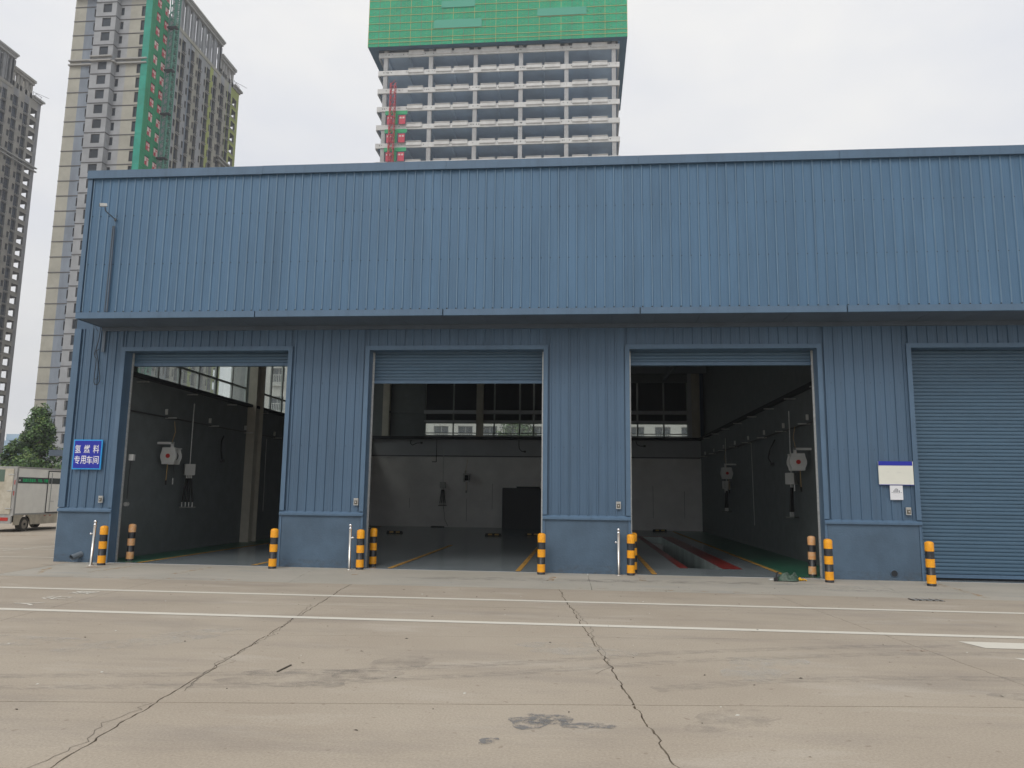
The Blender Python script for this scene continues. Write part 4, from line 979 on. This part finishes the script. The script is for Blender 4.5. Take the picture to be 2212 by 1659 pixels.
    def put(me, w0, p, w, rz, n_, name, h=None):
        if n_ >= 8: piece(name, me, p, T, sc=(w, 1, 1), rz=rz)
        else:
            ca, sa = math.cos(rz), math.sin(rz); o = len(lowm.v)
            vs = [(p[0]+v.co.x*w*ca-v.co.y*sa, p[1]+v.co.x*w*sa+v.co.y*ca, p[2]+v.co.z) for v in me.vertices]
            lowm.v += vs
            for pol in me.polygons: lowm.f.append(tuple(i+o for i in pol.vertices)); lowm.m.append(pol.material_index); lowm.sm.append(False)
    for n_ in range(1, NF):
        for a, b in small: put(wm_small, 1, (X-.30, Y+a, fz(n_)+1.0), b-a, math.pi/2, n_, 'window')
        for a, b in wide: put(wm_wide, 1, (X-.42, Y+a, fz(n_)+.36), b-a, math.pi/2, n_, 'balcony_glazing')
        put(wm_big, 1, (XF+big[0], yb_+.2, fz(n_)+.88), big[1]-big[0], 0, n_, 'window')
        put(wm_small, 1, (XF+inn[0], Y+.2, fz(n_)+.95), inn[1]-inn[0], 0, n_, 'window')
        put(wm_small, 1, (XF+3.95, Y+.2, fz(n_)+.95), .55, 0, n_, 'window')
        put(wm_big, 1, (XF+w3[0], Y+.25, fz(n_)+.7), w3[1]-w3[0], 0, n_, 'window')
    lowm.build('lower_windows', [pane_d, fr_w], T, kind='stuff')
    # ledges at every floor of the short front, balcony slabs on the long side
    led = mat('tower ledge', (.33, .33, .32), .9); shadow_gap = mat('tower floor shadow gap', (.10, .10, .105), .9)  # floor ledges coloured dark to paint in the shade of a shadow gap
    for n_ in range(1, 33):
        z = fz(n_); big_ = n_ in (27, 28) and False
        m = MB(); d = .09 if n_ != 28 else .5
        zz = (z-.09, z+.06) if n_ != 28 else (z-.5, z-.25)
        m.box(XF-.02, XF+5.08, Y-d, Y-.001, *zz); m.box(XF+5.06, XF+9.2, yb_-d, yb_-.001, *zz); m.box(XF+9.151, XF+9.15+d, yb_-.001, Y-d-.001, *zz); m.box(XF+9.2, X+.0, Y-d, Y-.001, *zz)
        if n_ == 28:
            zz = (z+.35, z+.6); m.box(XF-.05, XF+5.08, Y-d, Y-.001, *zz); m.box(XF+5.06, XF+9.2, yb_-d, yb_-.001, *zz); m.box(XF+9.2, X, Y-d, Y-.001, *zz)
        m.build('floor_ledge', led if n_ == 28 else shadow_gap, T)
    m = MB()
    for n_ in range(1, NF):
        for a, b in wide:
            m.box(X-.45, X+.30, Y+a-.02, Y+b+.02, fz(n_)+.16, fz(n_)+.26, 0); m.box(X+.26, X+.29, Y+a, Y+b, fz(n_)+.85, fz(n_)+.90, 1)
            m.box(X+.27, X+.29, Y+a, Y+a+.03, fz(n_)+.3, fz(n_)+.85, 1); m.box(X+.27, X+.29, Y+b-.03, Y+b, fz(n_)+.3, fz(n_)+.85, 1)
        for a, b in small: m.box(X, X+.12, Y+a-.05, Y+b+.05, fz(n_)+.9, fz(n_)+.98, 0)
        m.box(X, X+.14, Y+opn[0]-.1, Y+opn[1]+.1, fz(n_)+.62, fz(n_)+.74, 0)
    m.build('balcony_slabs', [led, fr_d], T, kind='stuff')
    # double cornice part way down the long side, on the last third (and all along on the left tower)
    y0c = Y+(28 if scheme != 'left' else 4)
    zc = fz(27 if scheme == 'left' else 26)
    for q in (0, .9): MB().box(X, X+.55, y0c, YE+.3, zc-q, zc-q+.25).build('cornice', led, T)
    # roof frames
    zt2 = fz(32)+1.7; zR = 102.1
    rf = MB(); u = 7.2
    for k in range(9): rf.box(X-.4, X, Y+u, Y+u+.75, zt, zR-1.3, 0); rf.box(X-.38, X-.1, Y+u+1.15, Y+u+1.45, zt, zR-1.3, 0); u += 2.35
    rf.box(X-.4, X, Y+26.2, YS2, zt, zR-1.3, 0)
    rf.box(X-6, X-5.8, Y+2, Y+26, zt, zR-1.3, 2)
    u = 8.4
    for k in range(8): rf.box(X-1.2, X-1.0, Y+u+.1, Y+u+1.95, zt, zR-1.3, 2); u += 2.35
    rf.box(X-15.4, X-15.2, Y, YS2, zt, zR-1.3, 2) if scheme == 'left' else None
    rf.build('roof_frame', ms, T)
    m = MB(); m.box(X-1, X+.35, Y+2, YS2+.1, zR-1.25, zR-.7); m.box(X-1, X+.5, Y+2, YS2+.35, zR-.7, zR-.4); m.box(X-1, X+.7, Y+2, YS2+.5, zR-.4, zR); m.box(X-15.4, X-1, YS2-.5, YS2+.3, zR-1.25, zR)
    m.build('cornice', led, T)
    m = MB(); z2 = 99.1
    for a in (26.9, 28.2, 29.3, 31.0, 32.6): m.box(X-.4, X, Y+a, Y+a+.7, zt+.01, z2-1.2)
    m.box(X-.4, X, YS2, YS3, zt+.01, zt+1.2); m.box(X-1, X+.3, YS2, YS3+.2, z2-1.2, z2-.6); m.box(X-1, X+.55, YS2, YS3+.4, z2-.6, z2); m.box(X-12, X-1, YS3-.3, YS3, zt, z2); m.build('roof_frame', led if scheme != 'left' else ms[1], T)
    m = MB(); z3 = zt+.9; m.box(X-3, X+.3, YS3, YE+.1, zt+.005, z3-.4); m.box(X-3, X+.7, YS3, YE+.5, z3-.4, z3); m.build('cornice', led, T)
    m = MB()
    for a in (33.6, 34.5, 36.2): m.bar((X, Y+a, z3), (X, Y+a, z3+1.2), .04)
    m.bar((X, Y+33.6, z3+1.1), (X, Y+36.6, z3+1.1), .04); m.bar((X, Y+34.5, z3+1.2), (X+1.6, Y+36.9, z3+1.0), .04)
    m.build('roof_rigging', dark_m, T)
    MB().box(X-.02, X+.12, Y+7, YS2, zt-.9, zt-.1).build('roof_beam', ms[1], T)
    return T
residential(0, 0, 'tall unfinished apartment tower with green net strip and lime stripes', 'mid')
residential(-51, 1.4, 'dark unfinished apartment tower cut off by the left edge', 'left')

# green netting and hoist on the middle tower
net_teal = mat('teal netting', (.01, .27, .20), .75, var=.12, vs=.5); net_green = mat('green netting', (.01, .24, .11), .75, var=.12, vs=.6); net_seam = mat('dark net seam', (.02, .12, .07), .8)
NT = thing('net_strip', (-81, 108.4, 0), 'green safety netting wrapping the corner of the apartment tower', 'safety net')
pt_ = MB().box(0, 1.28, -.02, .02, 0, 1).mesh('net_panel', net_teal)
for n_ in range(0, 37): piece('net_panel', pt_, (-82.1, 108.48, fz(n_)+.03), NT, sc=(1, 1, FH-.03))
npm = MB().box(-.02, .02, 0, 1, 0, 1).mesh('net_panel', net_green)
for n_ in range(0, 37):
    for a, b in ((108.48, 109.3), (109.34, 110.05), (111.35, 112.62)): piece('net_panel', npm, (-80.8, a, fz(n_)+.04), NT, sc=(1, b-a, FH-.06))
    for a, b in ((110.1, 111.3), (112.67, 114.0)):
        piece('net_panel', npm, (-80.8, a, fz(n_)+.04), NT, sc=(1, b-a, .62)); piece('net_panel', npm, (-80.8, a, fz(n_)+2.45), NT, sc=(1, b-a, FH-2.48))
HO = thing('material_hoist', (-80, 115.2, 0), 'teal lattice hoist mast with red landing gates on the apartment tower', 'hoist')
mast_m = mat('teal mast steel', (.07, .26, .20), .6); gate_r = mat('red landing gate', (.42, .03, .05), .6, var=.2, vs=2); gate_w = mat('pale gate mesh', (.65, .52, .50), .6)
gt = MB(); gt.box(-.03, .03, 0, 1.2, 0, 1.35, 0); gt.box(.031, .05, .12, .42, .75, 1.2, 1); gt.box(.031, .05, .62, 1.05, .7, 1.22, 1); gt.box(.031, .045, .66, 1.1, .1, .5, 1); gt.v = [(x, y, z*1.12) for x, y, z in gt.v]; gme = gt.mesh('landing_gate', [gate_r, gate_w])
gt2 = MB(); gt2.box(-.03, .03, 0, 1.2, 0, 1.35, 1); gt2.box(.031, .05, .0, .5, .0, .62, 0); gt2.box(.031, .05, .55, .68, 0, 1.35, 0); gt2.box(.031, .045, .7, 1.2, .95, 1.1, 0); gt2.v = [(x, y, z*1.12) for x, y, z in gt2.v]; gme2 = gt2.mesh('landing_gate', [gate_r, gate_w])
dk = MB().box(-.2, .0, -.03, 1.33, 0, 1.85).mesh('landing_recess', near_black)
for n_ in range(1, 36):
    for a in (110.1, 112.7):
        piece('landing_recess', dk, (-80.84, a, fz(n_)+.62), HO); piece('landing_gate', gme2 if (n_*7+int(a)) % 5 in (1, 3) or n_ < 26 and n_ % 3 == 0 else gme, (-80.78, a+random.uniform(-.04, .04), fz(n_)+.66), HO)
lat = MB(); y0, y1, x0, x1 = 114.15, 115.6, -80.6, -79.5
for (a, b) in ((x0, y0), (x1, y0), (x0, y1), (x1, y1)): lat.bar((a, b, 0), (a, b, 108), .11)
z = 0
while z < 107:
    for (p, q) in (((x0, y0), (x1, y0)), ((x1, y0), (x1, y1)), ((x0, y1), (x1, y1))):
        lat.bar((*p, z), (*q, z), .08); lat.bar((*p, z), (*q, z+.75), .07); lat.bar((*q, z+.75), (*p, z+1.5), .07)
    z += 1.5
lat.build('mast', mast_m, HO)
for z in range(10, 97, 9): MB().box(-80.7, -78.9, 113.5, 114.5, z, z+.25).build('tie_platform', near_black, HO)

# ------------------------------------------------------------------ unfinished concrete frame tower
SK = thing('concrete_frame_tower', (-19, 140, 0), 'unfinished concrete frame tower topped with green scaffold netting', 'tower')
cf = mat('raw concrete frame', (.38, .39, .40), .9, var=.1, vs=.3); cfl = mat('pale concrete edge', (.60, .61, .61), .9, var=.10, vs=.5); chz = mat('haze tinted concrete', (.42, .52, .62), .9, var=.15, vs=.12)  # slabs, ceiling beams and core: bluish haze put into the concrete colour
FB = 4.35; NB = 27; cxs = [-44.5, -34.1, -23.9, -13.7, -3.55, 6.85]
col_me = MB().box(-.45, .45, -.45, .45, 0, 1).mesh('column', cf)
ztop = 74.0+FB*9
for x in cxs:
    for y in (141.0, 150, 159, 168): piece('column', col_me, (x, y, 0), SK, sc=(1, 1, ztop))
zs = [74.4-FB*k for k in range(16, 0, -1)]+[74.4+FB*k for k in range(0, 10)]
slab_me = MB().box(-45.9, 8.0, 140.7, 169, -.22, 0).mesh('floor_slab', chz); slab_me.transform(Matrix.Translation((0, 0, 0)))
eb = MB().box(0, 1, -.35, .0, -1.0, 0.12).mesh('edge_beam', cfl)
pp = MB(); pp.add([(0, -.62, -.55), (1, -.62, -.55), (1, -.62, .27), (0, -.62, .27), (0, -.35, -.75), (1, -.35, -.75), (1, -.35, .27), (0, -.35, .27)], [(0, 1, 2, 3), (4, 5, 1, 0), (3, 2, 6, 7), (0, 3, 7, 4), (1, 5, 6, 2), (4, 7, 6, 5)]); pp.box(-.01, 1.01, -.78, -.30, .28, .36)
ppm = pp.mesh('parapet_panel', cfl)
brc = MB()
for z in zs:
    piece('floor_slab', slab_me, (0, 0, z), SK)
    for a, b in zip([-46.1]+cxs[1:-1]+[], cxs[1:-1]+[8.1]): piece('edge_beam', eb, (a+.01, 140.7, z), SK, sc=(b-a-.02, 1, 1))
    for xx in (-45.9, 8.05): MB().box(xx-.35, xx, 141, 169, z-.95, z+.1).build('edge_beam', cf, SK)
    for i, (a, b) in enumerate(zip(cxs[:-1], cxs[1:])):
        if i: piece('parapet_panel', ppm, (a+1.05+.25, 140.7, z), SK, sc=(3.45, 1, 1))
        piece('parapet_panel', ppm, (b-5.05+.2 if i else -39.1, 140.7, z), SK, sc=(3.45, 1, 1))
    q = random.Random(int(z*10))
    for _ in range(60):
        x = q.uniform(-45.5, 7.5); y = -.01
        brc.box(x, x+.16, 140.04, 140.075, z-.35+q.uniform(-.12, .25), z-.16, 0) if False else brc.box(x, x+.14, 140.335, 140.349, z-.45+q.uniform(-.1, .1), z-.25, 0)
brc.build('formwork_holes', near_black, SK, kind='stuff')
for x in cxs+[-39.3, -29, -18.8, -8.6, 1.6]:                      # deep ceiling beams
    for z in zs[14:]: MB().box(x-.15, x+.15, 141.5, 169, z-.75, z-.221).build('ceiling_beam', chz, SK)
MB().box(-41, 3, 155, 166, 0, ztop).build('core_wall', chz, SK)
for (a, b, z, w) in ((-26.6, -25.9, zs[19], .55), (-16.0, -15.3, zs[19], .65)): pass
# red hoist mast with landings
RH = thing('red_hoist', (-42, 139.6, 0), 'red lattice hoist mast on the left bay of the concrete frame tower', 'hoist')
red_s = mat('red mast steel', (.40, .035, .055), .6); lat = MB(); x0, x1, y0, y1 = -42.6, -41.55, 138.2, 139.3
for (a, b) in ((x0, y0), (x1, y0), (x0, y1), (x1, y1)): lat.bar((a, b, 0), (a, b, 92), .10)
z = 0
while z < 91.5:
    for (p, q) in (((x0, y0), (x1, y0)), ((x1, y0), (x1, y1)), ((x0, y0), (x0, y1))):
        lat.bar((*p, z), (*q, z), .08); lat.bar((*p, z), (*q, z+1.4), .06)
    z += 1.45
lat.build('mast', red_s, RH)
ggr = mat('green gate surround', (.02, .33, .14), .7); rdg = mat('red gate sheet', (.50, .03, .07), .55)
for k, z in enumerate((74.1, 78.45, 82.8)):
    for x0, x1 in ((-43.6, -42.1), (-40.9, -39.2)):
        g = MB().box(x0+.12, x1-.12, 139.75, 139.85, z+.25, z+2.3).build('landing_gate', rdg, RH)
        wd = (x1-x0-.24)
        for q in (.12, .56): MB().box(x0+.12+wd*q, x0+.12+wd*(q+.3), 139.72, 139.749, z+1.55, z+1.95).build('gate_window', gate_w, g)
    m = MB(); m.box(-43.9, -38.9, 139.72, 139.82, z+2.5, z+3.4); m.box(-41.9, -41.1, 139.73, 139.83, z+.2, z+2.5); m.build('gate_surround', ggr, RH)
# scaffold netting box
SN = thing('scaffold_netting', (-19, 138, 101), 'large green scaffold netting wrapped round the tower top', 'safety net')
gnet = mat('bright green netting', (.008, .36, .19), .8, var=.12, vs=.25, stretch=(1, 1, .5)); gnet_in = mat('netting inner side', (.02, .09, .16), .85)
NX0, NX1, NY0, NY1, NZ0, NZ1 = -48.2, 9.75, 138.6, 171, 101.1, 127
nw = 24; w_ = (NX1-NX0)/nw; hN = 1.87; nr = 14
pm_ = MB().box(.02, w_-.02, 0, .03, .02, hN-.02).mesh('net_panel', gnet)
for i in range(nw):
    for j in range(12): piece('net_panel', pm_, (NX0+i*w_, NY0+random.uniform(-.02, .02), NZ0+j*hN), SN)
bk = MB(); bk.quad((NX0, NY0+.06, NZ0), (NX1, NY0+.06, NZ0), (NX1, NY0+.06, NZ1), (NX0, NY0+.06, NZ1))
for x in (NX0, NX1): bk.box(x-.02, x+.02, NY0+.04, NY1, NZ0, NZ1)
bk.quad((NX0, NY1, NZ0), (NX1, NY1, NZ0), (NX1, NY1, NZ1), (NX0, NY1, NZ1))
bk.build('net_lining', gnet_in, SN)
ud = MB(); ud.box(NX0+.03, NX1-.03, NY0+.08, 140.2, NZ0+.02, NZ0+.1); ud.box(NX0+.03, -46.2, 140.2, NY1-.1, NZ0+.02, NZ0+.1); ud.box(8.2, NX1-.03, 140.2, NY1-.1, NZ0+.02, NZ0+.1); ud.build('deck', gnet_in, SN)
tb = MB(); tub = 0
for i in range(nw+1): tb.bar((NX0+i*w_, NY0-.05, NZ0), (NX0+i*w_, NY0-.05, NZ1-2), .055, 1 if i % 2 else 0)
for j in range(13): tb.bar((NX0, NY0-.07, NZ0+j*hN+(.9 if j == 0 else 0)), (NX1, NY0-.07, NZ0+j*hN+(.9 if j == 0 else 0)), .05, 0)
for i in range(nw):
    for j in range(12):
        cx = NX0+(i+.5)*w_; cz = NZ0+(j+.5)*hN
        for s_ in (-1, 1): tb.bar((cx-s_*w_*.46, NY0-.04, cz-hN*.46), (cx+s_*w_*.46, NY0-.04, cz+hN*.46), .028, 2)
        tb.bar((cx, NY0-.04, cz-hN/2), (cx, NY0-.04, cz+hN/2), .03, 2)
tb.build('scaffold_tubes', [mat('ochre tube', (.50, .42, .14), .6), mat('rusty tube', (.22, .16, .12), .7), mat('green seen tube', (.16, .42, .20), .7)], SN, kind='stuff')
bn = mat('faded green banner', (.06, .34, .24), .7)
for k, (a, b, c, d, lab) in enumerate(((-33.2, -22.4, 104.9, 106.9, ''), (-10.0, .9, 106.8, 108.6, ''), (-31.6, -24, 109.9, 111.5, ''), (-7.8, -1.5, 110.8, 112, ''))):
    MB().box(a, b, NY0-.2, NY0-.12, c, d).build('faded_banner', bn, SN)

# ------------------------------------------------------------------ far buildings
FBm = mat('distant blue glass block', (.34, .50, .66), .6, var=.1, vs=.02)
fb = thing('distant_block', (-338, 420, 0), 'hazy blue building on the skyline between the towers', 'building')
m = MB(); m.box(-352.5, -318, 420, 450, 0, 34.7); m.box(-358, -352.6, 424, 450, 0, 31); m.build('wall', FBm, fb)
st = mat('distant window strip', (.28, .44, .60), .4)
for k in range(10): MB().box(-352, -318.5, 419.6, 419.99, 3.2*k+2, 3.2*k+3.6).build('window', st, fb)
pale = mat('pale painted block', (.42, .43, .42), .8, var=.06, vs=.3); whb = mat('white painted block', (.50, .50, .48), .8, var=.06, vs=.3)
def block(x0, x1, y, dep, h, nfl, ncol, m_, lab, grille=False):
    t = thing('apartment_block', ((x0+x1)/2, y, 0), lab, 'apartment block'); w = (x1-x0)/ncol; fh = h/nfl; cs = []; wb = MB()
    for k in range(ncol):
        a = k*w; cs += [(a, a+w*.2, 0, []), (a+w*.2, a+w*.8, 0, [(fh*n+fh*.3, fh*n+fh*.8) for n in range(nfl)]), (a+w*.8, a+w, 0, [])]
    facade(wb, (x0, y, 0), (1, 0, 0), (0, -1, 0), cs, 0, h, .3, 1)
    wb.quad((x1, y, 0), (x1, y+dep, 0), (x1, y+dep, h), (x1, y, h), 0); wb.quad((x0, y+dep, 0), (x0, y, 0), (x0, y, h), (x0, y+dep, h), 0); wb.quad((x0, y, h), (x1, y, h), (x1, y+dep, h), (x0, y+dep, h), 0); wb.quad((x1, y+dep, 0), (x0, y+dep, 0), (x0, y+dep, h), (x1, y+dep, h), 0)
    wb.build('wall', [m_, MATS['tower reveal']], t)
    wme = win_mesh('window', w*.6, fh*.5, 2, 1, pane_d, fr_w)
    for k in range(ncol):
        for n in range(nfl): piece('window', wme, (x0+k*w+w*.2, y+.25, fh*n+fh*.3), t)
    if grille:
        gmh = MB()
        for q in range(9): gmh.box(q*w*.6/8, q*w*.6/8+.04, -.35, -.31, 0, 1.1)
        gmh.box(0, w*.6, -.36, -.30, 1.08, 1.14); gmh.box(0, w*.6, -.36, 0, -.06, .0); gme_ = gmh.mesh('balcony_grille', white_m)
        for k in range(ncol):
            for n in range(1, nfl): piece('balcony_grille', gme_, (x0+k*w+w*.2, y, fh*n+.55), t)
    return t
block(-96, -58, 190, 16, 58, 20, 12, pale, 'pale apartment block seen only through the high left windows')
block(-34, -3.2, 62, 12, 15.5, 5, 12, whb, 'white apartment block with balcony grilles behind the second bay', True)
block(1.5, 28, 62, 12, 15.5, 5, 10, whb, 'white apartment block behind the pit bay windows', True)

# ------------------------------------------------------------------ haze
hz = MB().box(-620, 620, -420, 620, -1.35, 131).build('haze', [], kind='stuff')
hm = bpy.data.materials.new('haze air'); hm.use_nodes = True; t = hm.node_tree; t.nodes.clear(); o_ = t.nodes.new('ShaderNodeOutputMaterial'); pv = t.nodes.new('ShaderNodeVolumePrincipled')
pv.inputs['Color'].default_value = (.92, .95, 1, 1); pv.inputs['Density'].default_value = .0007; pv.inputs['Anisotropy'].default_value = .2
t.links.new(pv.outputs[0], o_.inputs['Volume']); hz.data.materials.clear(); hz.data.materials.append(hm)
tag(hz, 'thin pale haze filling the air of the whole scene', 'haze')
bpy.context.view_layer.update()
